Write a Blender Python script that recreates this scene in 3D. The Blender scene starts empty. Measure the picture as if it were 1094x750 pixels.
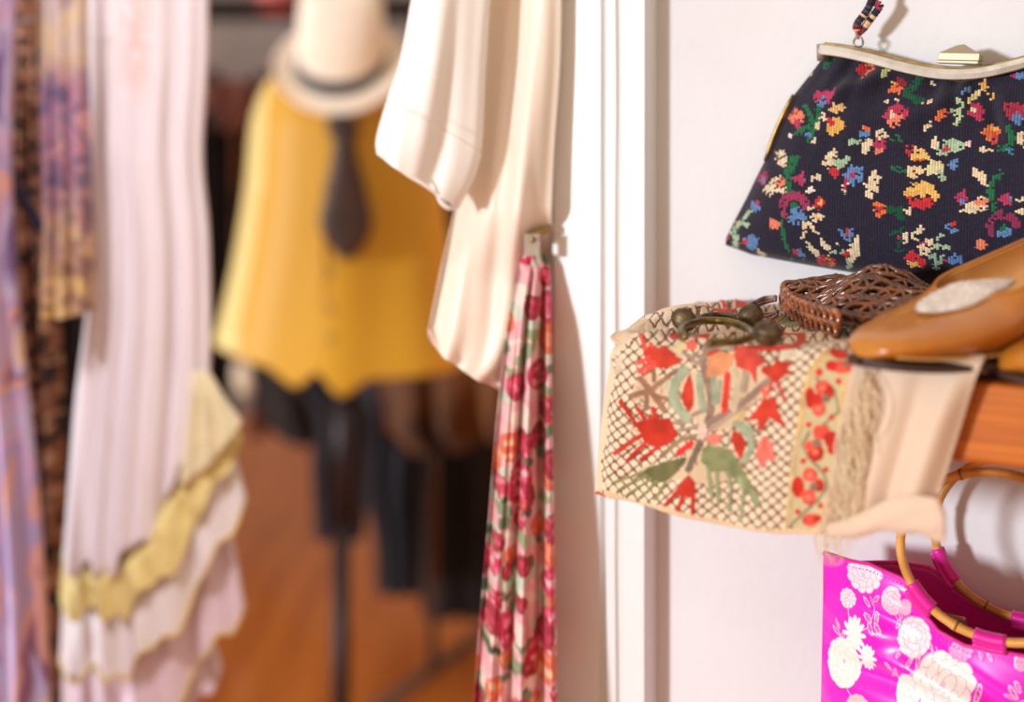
import bpy, bmesh, math, random
import numpy as np
from mathutils import Vector
random.seed(5); RNG = np.random.RandomState(11)
C = bpy.context.scene.collection
sc = bpy.context.scene
PI = math.pi
# ------------------------------------------------------------------ camera numbers
F = 50.0 / 36.0 * 1094.0; CX = 547.0; HY = 150.0; ZC = 1.45
A = math.radians(30); CA, SA, TA = math.cos(A), math.sin(A), math.tan(A); D0 = 1.0037
def P(px, py, d): return np.array([(px - CX) / F * d, d, ZC - (py - HY) / F * d])
def W(s, n, z):            # wall frame: s along the wall, n out of it, z up from the lens height
    s = np.asarray(s, float); n = np.asarray(n, float); z = np.asarray(z, float)
    s, n, z = np.broadcast_arrays(s, n, z)
    return np.stack([s * CA - n * SA, D0 - s * SA - n * CA, ZC + z], -1)
def wp(px, py, n):         # -> (s, z) on the plane parallel to the wall at distance n
    u = (px - CX) / F; d = (D0 - n / CA) / (1 + u * TA)
    return (u * d + n * SA) / CA, -(py - HY) / F * d
def hp(px, py, h):         # -> (s, n) on the level plane h below the lens
    d = h * F / (py - HY); x = (px - CX) / F * d
    n = (D0 - d - x * TA) * CA
    return (x + n * SA) / CA, n
def proj(p): return CX + p[..., 0] / p[..., 1] * F, HY + (ZC - p[..., 2]) / p[..., 1] * F
# ------------------------------------------------------------------ colour and materials
def lin(c):
    c = np.asarray(c, float) / 255.0
    return np.where(c <= 0.04045, c / 12.92, ((c + 0.055) / 1.055) ** 2.4)
def mat(name, rgb=None, rough=0.7, metal=0.0, spec=0.5, sheen=0.0, noise=None, bump=None, attr=False, trans=0.0, coat=0.0,
        wood=None, alpha=None, transmission=0.0):
    m = bpy.data.materials.new(name); m.use_nodes = True; nt = m.node_tree; N = nt.nodes; L = nt.links
    b = N['Principled BSDF']; out = N['Material Output']
    b.inputs['Roughness'].default_value = rough; b.inputs['Metallic'].default_value = metal
    b.inputs['Specular IOR Level'].default_value = spec
    b.inputs['Sheen Weight'].default_value = sheen; b.inputs['Coat Weight'].default_value = coat
    b.inputs['Transmission Weight'].default_value = transmission
    src = None
    tc = N.new('ShaderNodeTexCoord')
    if attr:
        a = N.new('ShaderNodeAttribute'); a.attribute_name = 'Col'; src = a.outputs['Color']
    elif rgb is not None:
        b.inputs['Base Color'].default_value = (*lin(rgb), 1)
    if noise:                                           # (rgb2, scale, lo, hi, stretch)
        nz = N.new('ShaderNodeTexNoise'); nz.inputs['Scale'].default_value = noise[1]; nz.inputs['Detail'].default_value = 5
        mp = N.new('ShaderNodeMapping'); L.new(tc.outputs['Object'], mp.inputs[0]); L.new(mp.outputs[0], nz.inputs['Vector'])
        if len(noise) > 4: mp.inputs['Scale'].default_value = noise[4]
        r = N.new('ShaderNodeValToRGB'); r.color_ramp.elements[0].position = noise[2]; r.color_ramp.elements[1].position = noise[3]
        r.color_ramp.elements[0].color = (*lin(rgb), 1); r.color_ramp.elements[1].color = (*lin(noise[0]), 1)
        L.new(nz.outputs['Fac'], r.inputs[0]); src = r.outputs[0]
    if wood:                                            # (rgb2, scale vector, distortion)
        mp = N.new('ShaderNodeMapping'); mp.inputs['Scale'].default_value = wood[1]; L.new(tc.outputs['Object'], mp.inputs[0])
        nz = N.new('ShaderNodeTexNoise'); nz.inputs['Scale'].default_value = 1.0; nz.inputs['Detail'].default_value = 8
        nz.inputs['Distortion'].default_value = wood[2]; L.new(mp.outputs[0], nz.inputs['Vector'])
        r = N.new('ShaderNodeValToRGB'); r.color_ramp.elements[0].position = .35; r.color_ramp.elements[1].position = .68
        r.color_ramp.elements[0].color = (*lin(rgb), 1); r.color_ramp.elements[1].color = (*lin(wood[0]), 1)
        L.new(nz.outputs['Fac'], r.inputs[0]); src = r.outputs[0]
    if src is not None: L.new(src, b.inputs['Base Color'])
    if bump:                                            # (scale, strength, distance)
        nb = N.new('ShaderNodeTexNoise'); nb.inputs['Scale'].default_value = bump[0]; nb.inputs['Detail'].default_value = 4
        L.new(tc.outputs['Object'], nb.inputs['Vector'])
        bp = N.new('ShaderNodeBump'); bp.inputs['Strength'].default_value = bump[1]; bp.inputs['Distance'].default_value = bump[2]
        L.new(nb.outputs['Fac'], bp.inputs['Height']); L.new(bp.outputs[0], b.inputs['Normal'])
    if trans > 0:
        t = N.new('ShaderNodeBsdfTranslucent'); mx = N.new('ShaderNodeMixShader'); mx.inputs[0].default_value = trans
        if src is not None: L.new(src, t.inputs[0])
        else: t.inputs[0].default_value = (*lin(rgb), 1)
        L.new(b.outputs[0], mx.inputs[1]); L.new(t.outputs[0], mx.inputs[2]); L.new(mx.outputs[0], out.inputs[0])
    return m
# ------------------------------------------------------------------ object helpers
def link(name, me, m, parent=None, smooth=True):
    o = bpy.data.objects.new(name, me); C.objects.link(o)
    ms = m if isinstance(m, (list, tuple)) else [m]
    for k in ms: me.materials.append(k)
    if smooth: me.shade_smooth()
    if parent is not None: o.parent = parent
    return o
def tag(o, label, cat, group=None, kind=None):
    o['label'] = label; o['category'] = cat
    if group: o['group'] = group
    if kind: o['kind'] = kind
    return o
def struct(o): o['kind'] = 'structure'; return o
def thing(name, label, cat, group=None):
    o = bpy.data.objects.new(name, None); C.objects.link(o); o.empty_display_size = .02
    return tag(o, label, cat, group)
def setcol(me, cols):
    a = me.color_attributes.new('Col', 'FLOAT_COLOR', 'POINT')
    c = np.ones((len(me.vertices), 4), np.float32); c[:, :3] = cols.reshape(-1, 3); a.data.foreach_set('color', c.ravel())
def grid_mesh(name, G, closed=False, cols=None, flip=False):
    n, m = G.shape[:2]; me = bpy.data.meshes.new(name)
    idx = np.arange(n * m).reshape(n, m)
    if closed: idx = np.concatenate([idx, idx[:, :1]], 1)
    q = np.stack([idx[:-1, :-1], idx[1:, :-1], idx[1:, 1:], idx[:-1, 1:]], -1).reshape(-1, 4)
    if flip: q = q[:, ::-1]
    me.from_pydata(G.reshape(-1, 3).tolist(), [], q.tolist()); me.update()
    if cols is not None: setcol(me, cols)
    return me
def grid(name, G, m, parent=None, closed=False, cols=None, flip=False, solid=0.0, offset=0.0, smooth=True, inner=None):
    me = grid_mesh(name, G, closed, cols, flip)
    ms = m if inner is None else [m, inner]
    o = link(name, me, ms, parent, smooth)
    if solid:
        s = o.modifiers.new('s', 'SOLIDIFY'); s.thickness = solid; s.offset = offset
        if inner is not None: s.material_offset = 1
    return o
class MB:
    def __init__(s): s.v = []; s.f = []; s.c = []
    def add(s, v, f, c=None):
        b = len(s.v); s.v += [tuple(map(float, p)) for p in v]; s.f += [tuple(b + i for i in q) for q in f]
        s.c += [tuple(c if c is not None else (1, 1, 1))] * len(v); return s
    def tube(s, pts, rad, seg=8, cap=True, c=None, closed=False, flat=1.0, up=None):
        p = np.array([np.asarray(q, float) for q in pts]); n = len(p)
        rad = np.broadcast_to(np.asarray(rad, float), (n,))
        t = np.roll(p, -1, 0) - np.roll(p, 1, 0)
        if not closed: t[0] = p[1] - p[0]; t[-1] = p[-1] - p[-2]
        t /= np.linalg.norm(t, axis=1)[:, None] + 1e-12
        nrm = np.cross(t[0], (0, 0, 1) if up is None else up)
        if np.linalg.norm(nrm) < 1e-3: nrm = np.cross(t[0], (1, 0, 0))
        V = []
        for i in range(n):
            nrm = nrm - t[i] * np.dot(nrm, t[i]); nrm /= np.linalg.norm(nrm) + 1e-12
            bn = np.cross(t[i], nrm)
            for k in range(seg):
                a = 2 * PI * k / seg; V.append(p[i] + rad[i] * (math.cos(a) * nrm + flat * math.sin(a) * bn))
        Fc = []
        for i in range(n if closed else n - 1):
            j = (i + 1) % n
            for k in range(seg):
                Fc.append((i * seg + k, i * seg + (k + 1) % seg, j * seg + (k + 1) % seg, j * seg + k))
        if cap and not closed:
            Fc.append(tuple(range(seg))[::-1]); Fc.append(tuple((n - 1) * seg + k for k in range(seg)))
        return s.add(V, Fc, c)
    def prism(s, pts, d, c=None):     # polygon pts (3d) extruded by vector d
        p = np.array(pts, float); n = len(p); d = np.array(d, float)
        V = list(p) + list(p + d); Fc = [tuple(range(n)), tuple(range(2 * n - 1, n - 1, -1))]
        for i in range(n): j = (i + 1) % n; Fc.append((i, n + i, n + j, j))
        return s.add(V, Fc, c)
    def wbox(s, s0, s1, n0, n1, z0, z1, c=None):   # box in the wall frame, z relative to lens
        pts = [W(s0, n0, z0), W(s1, n0, z0), W(s1, n1, z0), W(s0, n1, z0)]
        return s.prism(pts, (0, 0, z1 - z0), c)
    def ball(s, c0, r, seg=14, rings=10, sc3=(1, 1, 1), rib=0, ribs=14, axis=None, slot=False, c=None):
        V = []; Fc = []; c0 = np.asarray(c0, float)
        ax = np.array([0, 0, 1.]) if axis is None else np.asarray(axis, float) / np.linalg.norm(axis)
        e1 = np.cross(ax, (0.3, 1, .2)); e1 /= np.linalg.norm(e1); e2 = np.cross(ax, e1)
        for i in range(rings + 1):
            th = PI * i / rings
            k = 1 + rib * math.cos(ribs * th)
            if slot and abs(th - PI / 2) < PI / rings * 1.1: k *= .82
            for j in range(seg):
                ph = 2 * PI * j / seg
                V.append(c0 + r * k * (math.cos(th) * ax * sc3[2] + math.sin(th) * (math.cos(ph) * e1 * sc3[0] + math.sin(ph) * e2 * sc3[1])))
        for i in range(rings):
            for j in range(seg):
                Fc.append((i * seg + j, (i + 1) * seg + j, (i + 1) * seg + (j + 1) % seg, i * seg + (j + 1) % seg))
        return s.add(V, Fc, c)
    def build(s, name, m, parent=None, smooth=True, bevel=0, usecol=False):
        me = bpy.data.meshes.new(name); me.from_pydata(s.v, [], s.f); me.update()
        bm = bmesh.new(); bm.from_mesh(me)
        if not usecol: bmesh.ops.remove_doubles(bm, verts=bm.verts, dist=1e-7)
        bmesh.ops.recalc_face_normals(bm, faces=bm.faces); bm.to_mesh(me); bm.free()
        if usecol: setcol(me, np.array(s.c))
        o = link(name, me, m, parent, smooth)
        if bevel:
            b = o.modifiers.new('b', 'BEVEL'); b.width = bevel; b.segments = 3; b.limit_method = 'ANGLE'; b.angle_limit = math.radians(40)
            if smooth: b.harden_normals = False
        if smooth and not usecol:
            pass
        return o
def smoothstep(a, b, x): t = np.clip((np.asarray(x, float) - a) / (b - a), 0, 1); return t * t * (3 - 2 * t)
def catmull(pts, n):
    p = [np.asarray(q, float) for q in pts]; p = [2 * p[0] - p[1]] + p + [2 * p[-1] - p[-2]]
    out = []; k = len(p) - 3
    for i in range(n):
        x = i / (n - 1) * k; j = min(int(x), k - 1); t = x - j
        a, b, c, d = p[j:j + 4]
        out.append(.5 * (2 * b + (c - a) * t + (2 * a - 5 * b + 4 * c - d) * t * t + (3 * b - a - 3 * c + d) * t ** 3))
    return np.array(out)
def value_noise(x, y, sc_, seed):
    rs_ = np.random.RandomState(seed); T = rs_.rand(64, 64)
    x = x / sc_; y = y / sc_; xi = np.floor(x).astype(int); yi = np.floor(y).astype(int); fx = x - xi; fy = y - yi
    fx = fx * fx * (3 - 2 * fx); fy = fy * fy * (3 - 2 * fy); g_ = lambda a, b_: T[a % 64, b_ % 64]
    return (g_(xi, yi) * (1 - fx) + g_(xi + 1, yi) * fx) * (1 - fy) + (g_(xi, yi + 1) * (1 - fx) + g_(xi + 1, yi + 1) * fx) * fy
# ------------------------------------------------------------------ drawing board for woven and embroidered patterns
class Board:
    def __init__(s, x0, y0, x1, y1, res, base):
        s.x0, s.y0, s.res = x0, y0, res; s.w = int((x1 - x0) * res); s.h = int((y1 - y0) * res)
        s.col = np.ones((s.h, s.w, 3)) * lin(base); s.hg = np.zeros((s.h, s.w))
        s.X, s.Y = np.meshgrid(x0 + (np.arange(s.w) + .5) / res, y0 + (np.arange(s.h) + .5) / res)
    def win(s, xa, xb, ya, yb):
        i0 = max(0, int((ya - s.y0) * s.res) - 1); i1 = min(s.h, int((yb - s.y0) * s.res) + 2)
        j0 = max(0, int((xa - s.x0) * s.res) - 1); j1 = min(s.w, int((xb - s.x0) * s.res) + 2)
        return slice(i0, max(i0, i1)), slice(j0, max(j0, j1))
    def put(s, w, mask, rgb, h):
        if mask.size == 0: return
        if rgb is not None: s.col[w][mask] = lin(rgb)
        if h is not None: s.hg[w] = np.where(mask, h, s.hg[w])
    def poly(s, pts, rgb, h=None):
        p = np.array(pts, float); w = s.win(p[:, 0].min(), p[:, 0].max(), p[:, 1].min(), p[:, 1].max())
        X, Y = s.X[w], s.Y[w]; ins = np.zeros(X.shape, bool)
        for i in range(len(p)):
            (xa, ya), (xb, yb) = p[i], p[i - 1]
            c = ((ya > Y) != (yb > Y)) & (X < (xb - xa) * (Y - ya) / (yb - ya + 1e-12) + xa); ins ^= c
        s.put(w, ins, rgb, h)
    def stroke(s, pts, wd, rgb, h=None, taper=False):
        p = np.array(pts, float)
        w = s.win(p[:, 0].min() - wd, p[:, 0].max() + wd, p[:, 1].min() - wd, p[:, 1].max() + wd)
        X, Y = s.X[w], s.Y[w]; best = np.full(X.shape, 1e9)
        for i in range(len(p) - 1):
            a, b = p[i], p[i + 1]; d = b - a; L2 = max(d @ d, 1e-9)
            t = np.clip(((X - a[0]) * d[0] + (Y - a[1]) * d[1]) / L2, 0, 1)
            q = np.hypot(X - a[0] - t * d[0], Y - a[1] - t * d[1])
            if taper: q = q / (1 - .6 * (i + t) / (len(p) - 1))
            best = np.minimum(best, q)
        s.put(w, best < wd / 2, rgb, h)
    def ell(s, x, y, rx, ry, rgb, h=None, rot=0):
        R = max(rx, ry); w = s.win(x - R, x + R, y - R, y + R); X, Y = s.X[w] - x, s.Y[w] - y
        c, k = math.cos(rot), math.sin(rot)
        s.put(w, ((X * c + Y * k) / rx) ** 2 + ((-X * k + Y * c) / ry) ** 2 < 1, rgb, h)
    def sample(s, px, py):
        i = np.clip(((py - s.y0) * s.res).astype(int), 0, s.h - 1); j = np.clip(((px - s.x0) * s.res).astype(int), 0, s.w - 1)
        return s.col[i, j], s.hg[i, j]
    def blur_h(s, n=1):
        for _ in range(n):
            h = s.hg; h = (h + np.roll(h, 1, 0) + np.roll(h, -1, 0) + np.roll(h, 1, 1) + np.roll(h, -1, 1)) / 5; s.hg = h
# ================================================================== MATERIALS
M = {}
M['wall'] = mat('painted plaster wall', (222, 222, 226), .75, bump=(160, .35, .0012), noise=((216, 215, 220), 9, .35, .7))
M['trim'] = mat('glossy white trim paint', (230, 230, 231), .38, bump=(60, .25, .0008))
M['shelf'] = mat('honey pine', (210, 116, 22), .42, wood=((164, 78, 8), (5, 5, 190), 1.2), coat=.1, spec=.3)
M['floor'] = mat('orange pine floor', (226, 134, 56), .35, wood=((192, 102, 38), (14, .9, 1), 1.0), coat=.2)
M['grey_wall'] = mat('grey plaster', (150, 140, 136), .9, noise=((124, 112, 108), 1.5, .3, .7))
M['knit'] = mat('floral tapestry knit', attr=True, rough=.92, sheen=.15, spec=.2)
M['silver'] = mat('worn nickel', (176, 166, 154), .45, .7, noise=((150, 138, 122), 90, .45, .75), bump=(200, .1, .0003))
M['gold'] = mat('aged gilt metal', (176, 148, 98), .38, .9, noise=((140, 112, 66), 120, .4, .7))
M['cord'] = mat('wrapped fabric cord', attr=True, rough=.85)
M['embroidery'] = mat('embroidered cotton', attr=True, rough=.9, spec=.15, sheen=.2, trans=.12)
M['fringe'] = mat('silk fringe', (255, 246, 226), .6, trans=.55)
M['cream_cloth'] = mat('cream woven cloth', (240, 217, 194), .75, bump=(900, .5, .0006), trans=.25)
M['brass'] = mat('dark aged brass', (150, 128, 70), .34, .9, noise=((84, 68, 40), 150, .35, .65))
M['bell'] = mat('dull bronze', (126, 108, 82), .5, .75, noise=((78, 64, 48), 160, .35, .65))
M['crochet'] = mat('glossy brown crochet', (124, 64, 20), .18, spec=.7, coat=.6, noise=((70, 32, 12), 120, .35, .65), bump=(900, .5, .0005))
M['leather'] = mat('tan leather', (196, 128, 44), .3, noise=((176, 102, 28), 26, .35, .7), coat=.25, bump=(500, .08, .0003))
M['lining'] = mat('pale tan leather lining', (214, 160, 96), .5)
M['sole'] = mat('dark leather sole', (58, 34, 26), .6)
M['lace'] = mat('white beaded lace', (252, 244, 236), .6, bump=(900, 1, .0012), noise=((226, 210, 200), 420, .4, .6))
M['satin'] = mat('magenta brocade satin', attr=True, rough=.3, spec=.6, sheen=.35)
M['satin_lining'] = mat('magenta lining', (212, 6, 150), .4, sheen=.3)
M['tab'] = mat('magenta satin tab', (226, 8, 160), .4, sheen=.3)
M['bamboo'] = mat('bamboo cane', (226, 172, 88), .32, coat=.3, noise=((190, 126, 48), 60, .35, .7))
M['joint'] = mat('bamboo joint', (150, 96, 44), .5, noise=((90, 54, 24), 200, .35, .6))
M['blouse'] = mat('cream silk', (255, 243, 228), .42, sheen=.3, trans=.2)
M['sleeve'] = mat('white silk', (255, 250, 244), .4, sheen=.3, trans=.18)
M['stitch'] = mat('hemstitch thread', (196, 172, 150), .8)
M['skirt'] = mat('rose print cotton', attr=True, rough=.55, sheen=.2, trans=.1)
M['clip'] = mat('clear plastic clip', (235, 228, 215), .15, transmission=.6)
M['paper'] = mat('paper tag', (236, 216, 190), .8)
M['dress'] = mat('pale lilac voile', attr=True, rough=.6, sheen=.3, trans=.12)
M['print'] = mat('multicoloured print', attr=True, rough=.6, trans=.15)
M['yellow'] = mat('yellow satin', attr=True, rough=.55, sheen=.2)
M['tie'] = mat('brown patterned silk', (74, 42, 26), .5, noise=((34, 22, 18), 90, .4, .6))
M['straw'] = mat('cream felt hat', (250, 228, 206), .8, noise=((255, 246, 236), 12, .3, .7))
M['band'] = mat('dark slate ribbon', (58, 62, 66), .5)
M['black'] = mat('black metal', (40, 30, 34), .45, .4)
M['form'] = mat('linen dress form', (170, 130, 100), .9)
M['navy'] = mat('navy wool', (30, 27, 40), .85, noise=((20, 18, 26), 8, .3, .7))
M['dark'] = mat('near black wool', (20, 14, 16), .9, noise=((32, 22, 22), 8, .3, .7))
M['brown'] = mat('brown suede', (116, 66, 24), .8, noise=((60, 34, 18), 6, .4, .6))
M['rust'] = mat('rust cloth', (110, 56, 38), .85, noise=((52, 30, 30), 7, .4, .6))
M['plum'] = mat('dark plum cloth', (42, 28, 44), .85)
M['pink'] = mat('pink felt', (226, 130, 130), .8)
M['chrome'] = mat('dull steel tube', (120, 104, 100), .35, .8)
M['bluewire'] = mat('dark blue hanger plastic', (38, 40, 74), .4)
M['silverblue'] = mat('pale blue ribbon', (190, 214, 238), .4)
# ================================================================== ROOM
FZ = -ZC   # floor level relative to the lens
s_l, _ = wp(590, 300, .016); s_r, _ = wp(690.5, 300, .018)
w = MB(); w.wbox(s_l + .012, 2.2, -.12, 0, FZ, 1.2); struct(w.build('wall_right', M['wall'], smooth=False))
# casing with moulded profile, extruded up the doorway
prof_px = [(590, .013), (592, .016), (641, .016), (643, .0135), (646, .0125), (648, .018), (657, .0185), (659, .0165), (662, .0155), (664, .019), (688, .0195), (690.5, .0175)]
pr = [(wp(px, 300, n)[0], n) for px, n in prof_px]
pr = [(pr[0][0], 0)] + pr + [(pr[-1][0], 0)]
zz = np.linspace(FZ, 1.2, 160)
G = np.zeros((len(zz), len(pr), 3))
for i, z in enumerate(zz):
    for j, (s, n) in enumerate(pr):
        G[i, j] = W(s + (.0003 * math.sin(z * 31 + j) if 3 < j < 10 else 0), n, z)
o = grid('trim_1', G, M['trim'], smooth=False, flip=True); struct(o)
w = MB(); w.wbox(s_l, s_l + .0118, -.12, -.0005, FZ, 1.2); struct(w.build('trim_2', M['trim'], smooth=False))
def plane_box(name, x0, x1, y0, y1, z0, z1, m):
    w = MB(); w.prism([(x0, y0, z0), (x1, y0, z0), (x1, y1, z0), (x0, y1, z0)], (0, 0, z1 - z0)); return struct(w.build(name, m, smooth=False))
plane_box('floor', -6, 5, -2, 9, -.05, 0, M['floor'])
plane_box('wall_back', -6, 5, 7.6, 7.75, 0, 3.4, M['grey_wall'])
# ================================================================== SHELF
H_SH = .1135; NF = .18
s_shl, _ = wp(664, 380, NF)
w = MB(); w.wbox(s_shl, 1.1, .0, NF, -.1525, -H_SH)
o = w.build('wall_shelf', M['shelf'], smooth=False, bevel=.003)
tag(o, 'thick honey coloured pine shelf board fixed to the white wall', 'shelf')
# ================================================================== FLORAL HANDBAG
bagN = .030
sc_b = wp(1023, 60, bagN)[0]
def dz(px, py, n=.012): s, z = wp(px, py, n); return s - sc_b, z
left_edge = [dz(*q) for q in [(880, 57), (864, 78), (846, 101), (833, 130), (817, 168), (805, 192), (795, 213), (784, 234), (774, 254), (773, 262)]]
top_edge = [dz(*q, n=.024) for q in [(882, 57), (905, 61), (945, 72), (985, 81), (1023, 88)]]
bot_edge = [dz(*q, n=.016) for q in [(770, 262), (800, 273), (850, 282), (885, 288), (940, 297), (985, 303), (1023, 308)]]
def interp(tab, x): tab = sorted(tab); return np.interp(x, [t[0] for t in tab], [t[1] for t in tab])
NU, NV = 760, 480
le = np.array(left_edge); vv = np.linspace(0, 1, NV)
cum = np.r_[0, np.cumsum(np.hypot(*np.diff(le, axis=0).T))]; cum /= cum[-1]
hw = -np.interp(vv, cum, le[:, 0])           # half-width per row
uu = np.linspace(-1, 1, NU)
S = hw[:, None] * uu[None, :]; 
topz = interp([(q[0], q[1]) for q in top_edge], -np.abs(uu) * -le[0, 0])
botz = interp([(q[0], q[1]) for q in bot_edge], -np.abs(uu) * -le[-1, 0])
topz = interp(top_edge, -np.abs(uu) * abs(le[0, 0])); botz = interp(bot_edge, -np.abs(uu) * abs(le[-1, 0]))
ez = np.interp(vv, cum, le[:, 1]); vz = (ez - ez[0]) / (ez[-1] - ez[0])
Z = topz[None, :] + (botz - topz)[None, :] * vz[:, None]
bag = Board(760, 30, 1320, 330, 2, (40, 37, 54))
navy = (40, 37, 54)
PINK, RED, ORG, YEL, CRM, BLU, GRN, SGE, COR, WHT = (190, 40, 92), (205, 28, 46), (240, 112, 40), (238, 176, 74), (236, 212, 172), (90, 136, 192), (24, 112, 70), (168, 198, 160), (246, 128, 92), (240, 226, 210)
def Z1(p): return [(770 + x / 5.77, 40 + y / 5.77) for x, y in p]
def Z2(p): return [(770 + x / 5.77, 170 + y / 5.77) for x, y in p]
def Z3(p): return [(934 + x / 5.77, 40 + y / 5.77) for x, y in p]
def Z4(p): return [(934 + x / 5.77, 170 + y / 5.77) for x, y in p]
def shift(f, dx, dy): return lambda p: [(x + dx, y + dy) for x, y in f(p)]
def e(f, x, y, rx, ry, c, rot=0):
    (a, b), = f([(x, y)]); bag.ell(a, b, rx / 5.77, ry / 5.77, c, rot=rot)
def pl(f, p, c): bag.poly(f(p), c)
def st(f, p, wd, c): bag.stroke(f(p), wd / 5.77, c)
def motifs_a(Z1, Z2):
    st(Z1, [(640, 180), (665, 150), (690, 130)], 26, GRN); e(Z1, 545, 218, 16, 16, CRM)
    pl(Z1, [(815, 215), (850, 165), (900, 150), (960, 170), (930, 205), (870, 225)], RED); st(Z1, [(870, 235), (930, 200), (960, 165)], 22, COR); e(Z1, 905, 165, 26, 12, YEL)
    pl(Z1, [(565, 380), (590, 325), (640, 335), (690, 320), (735, 325), (700, 370), (680, 410), (640, 390), (600, 400)], PINK)
    pl(Z1, [(600, 390), (640, 360), (660, 390), (630, 440), (600, 425)], BLU)
    pl(Z1, [(410, 500), (440, 455), (465, 435), (510, 470), (505, 520), (480, 560), (445, 530)], COR); e(Z1, 475, 525, 24, 30, PINK)
    st(Z1, [(520, 420), (550, 470), (570, 530), (520, 560), (470, 590)], 28, GRN); st(Z1, [(600, 440), (600, 500), (550, 600), (550, 640)], 34, GRN); e(Z1, 545, 595, 20, 20, BLU)
    pl(Z1, [(660, 455), (700, 415), (740, 405), (780, 435), (740, 450), (700, 470)], (244, 190, 120)); pl(Z1, [(595, 500), (640, 460), (658, 500), (630, 515)], CRM); e(Z1, 600, 540, 18, 22, CRM)
    pl(Z1, [(650, 560), (690, 490), (730, 485), (785, 535), (750, 580), (710, 590), (675, 615)], YEL); e(Z1, 680, 522, 24, 22, RED)
    pl(Z1, [(405, 600), (440, 585), (465, 600), (440, 615)], WHT); e(Z1, 575, 635, 12, 24, CRM)
    pl(Z1, [(875, 560), (900, 535), (925, 550), (915, 585)], ORG); e(Z1, 890, 590, 34, 26, BLU)
    pl(Z1, [(780, 640), (830, 615), (870, 640), (840, 670), (800, 665)], SGE); pl(Z1, [(870, 640), (930, 620), (940, 660), (905, 720), (870, 720)], CRM)
    e(Z1, 985, 660, 42, 38, PINK); e(Z1, 975, 700, 28, 16, COR); pl(Z1, [(960, 600), (1000, 560), (1040, 600), (1020, 620)], CRM); st(Z1, [(1070, 610), (1100, 600), (1110, 640)], 16, GRN)
    pl(Z1, [(330, 700), (380, 695), (410, 735), (410, 780), (370, 770)], CRM); st(Z1, [(470, 740), (440, 800), (420, 870)], 34, GRN)
    pl(Z1, [(640, 745), (680, 700), (695, 660), (715, 720), (690, 790), (650, 800)], CRM); pl(Z1, [(720, 760), (800, 730), (800, 760), (760, 800)], SGE)
    st(Z2, [(440, 0), (410, 80), (415, 150), (430, 200)], 34, GRN)
    pl(Z2, [(335, 0), (400, 0), (400, 45), (375, 50)], CRM); pl(Z2, [(620, 20), (650, 0), (700, 0), (640, 40)], CRM); pl(Z2, [(690, 0), (760, 0), (765, 45), (735, 60), (700, 30)], SGE)
    pl(Z2, [(665, 60), (710, 40), (745, 75), (705, 125), (680, 100)], RED)
    pl(Z2, [(755, 90), (800, 30), (840, 50), (880, 40), (870, 90), (885, 140), (835, 130), (825, 170), (790, 140)], BLU); e(Z2, 815, 98, 18, 22, PINK)
    pl(Z2, [(740, 200), (770, 120), (795, 130), (765, 215)], CRM); pl(Z2, [(750, 180), (770, 115), (790, 130), (775, 190)], PINK)
    pl(Z2, [(870, 150), (930, 110), (1000, 100), (970, 150), (930, 240), (890, 240), (900, 170)], CRM)
    pl(Z2, [(230, 120), (275, 60), (290, 110), (280, 155), (250, 155)], PINK); e(Z2, 262, 135, 12, 14, BLU)
    pl(Z2, [(260, 190), (330, 120), (375, 95), (400, 150), (395, 205), (350, 195), (310, 225)], CRM); e(Z2, 365, 145, 36, 24, COR)
    pl(Z2, [(440, 120), (515, 65), (515, 175), (480, 155)], PINK); e(Z2, 515, 120, 12, 18, BLU)
    pl(Z2, [(538, 130), (590, 90), (628, 110), (610, 130)], CRM); pl(Z2, [(525, 190), (555, 165), (585, 180), (545, 220)], WHT)
    for a in range(0, 9):
        t = math.radians(185 + a * 21); e(Z2, 455 + 70 * math.cos(t), 295 + 72 * math.sin(t), 28, 26, (166, 44, 88))
    e(Z2, 390, 340, 20, 26, (166, 44, 88)); e(Z2, 458, 292, 24, 26, GRN)
    pl(Z2, [(435, 300), (480, 295), (530, 360), (530, 385), (490, 380), (485, 415), (455, 395), (410, 388), (425, 340)], BLU)
    pl(Z2, [(565, 280), (605, 220), (650, 265), (605, 310)], RED); e(Z2, 617, 265, 16, 18, YEL); e(Z2, 560, 302, 22, 12, CRM)
    pl(Z2, [(553, 360), (580, 335), (645, 335), (620, 375), (585, 388)], CRM); e(Z2, 590, 360, 16, 12, YEL)
    pl(Z2, [(300, 380), (320, 355), (370, 390), (360, 425), (315, 437)], COR); st(Z2, [(375, 360), (385, 450), (400, 530), (420, 560)], 22, GRN)
    st(Z2, [(515, 405), (510, 480)], 26, CRM); st(Z2, [(545, 400), (600, 460)], 28, CRM)
    pl(Z2, [(175, 290), (195, 250), (225, 280), (258, 300), (215, 330)], BLU); e(Z2, 230, 268, 14, 18, PINK)
    st(Z2, [(190, 320), (150, 350), (110, 400), (170, 405)], 22, SGE); st(Z2, [(95, 420), (70, 450), (95, 480), (90, 540)], 34, SGE); e(Z2, 90, 385, 14, 14, COR); e(Z2, 38, 472, 18, 36, PINK)
    pl(Z2, [(135, 490), (180, 465), (235, 480), (220, 545), (190, 560), (155, 540)], BLU); e(Z2, 148, 508, 22, 18, RED); st(Z2, [(225, 565), (270, 598)], 20, CRM)
    pl(Z2, [(725, 430), (775, 445), (830, 420), (800, 500), (770, 500)], BLU); e(Z2, 778, 440, 16, 28, RED)
    pl(Z2, [(765, 600), (800, 540), (850, 450), (865, 580), (840, 600), (820, 640), (780, 620)], CRM); e(Z2, 780, 585, 20, 24, RED); st(Z2, [(780, 630), (795, 660)], 30, SGE)
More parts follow.
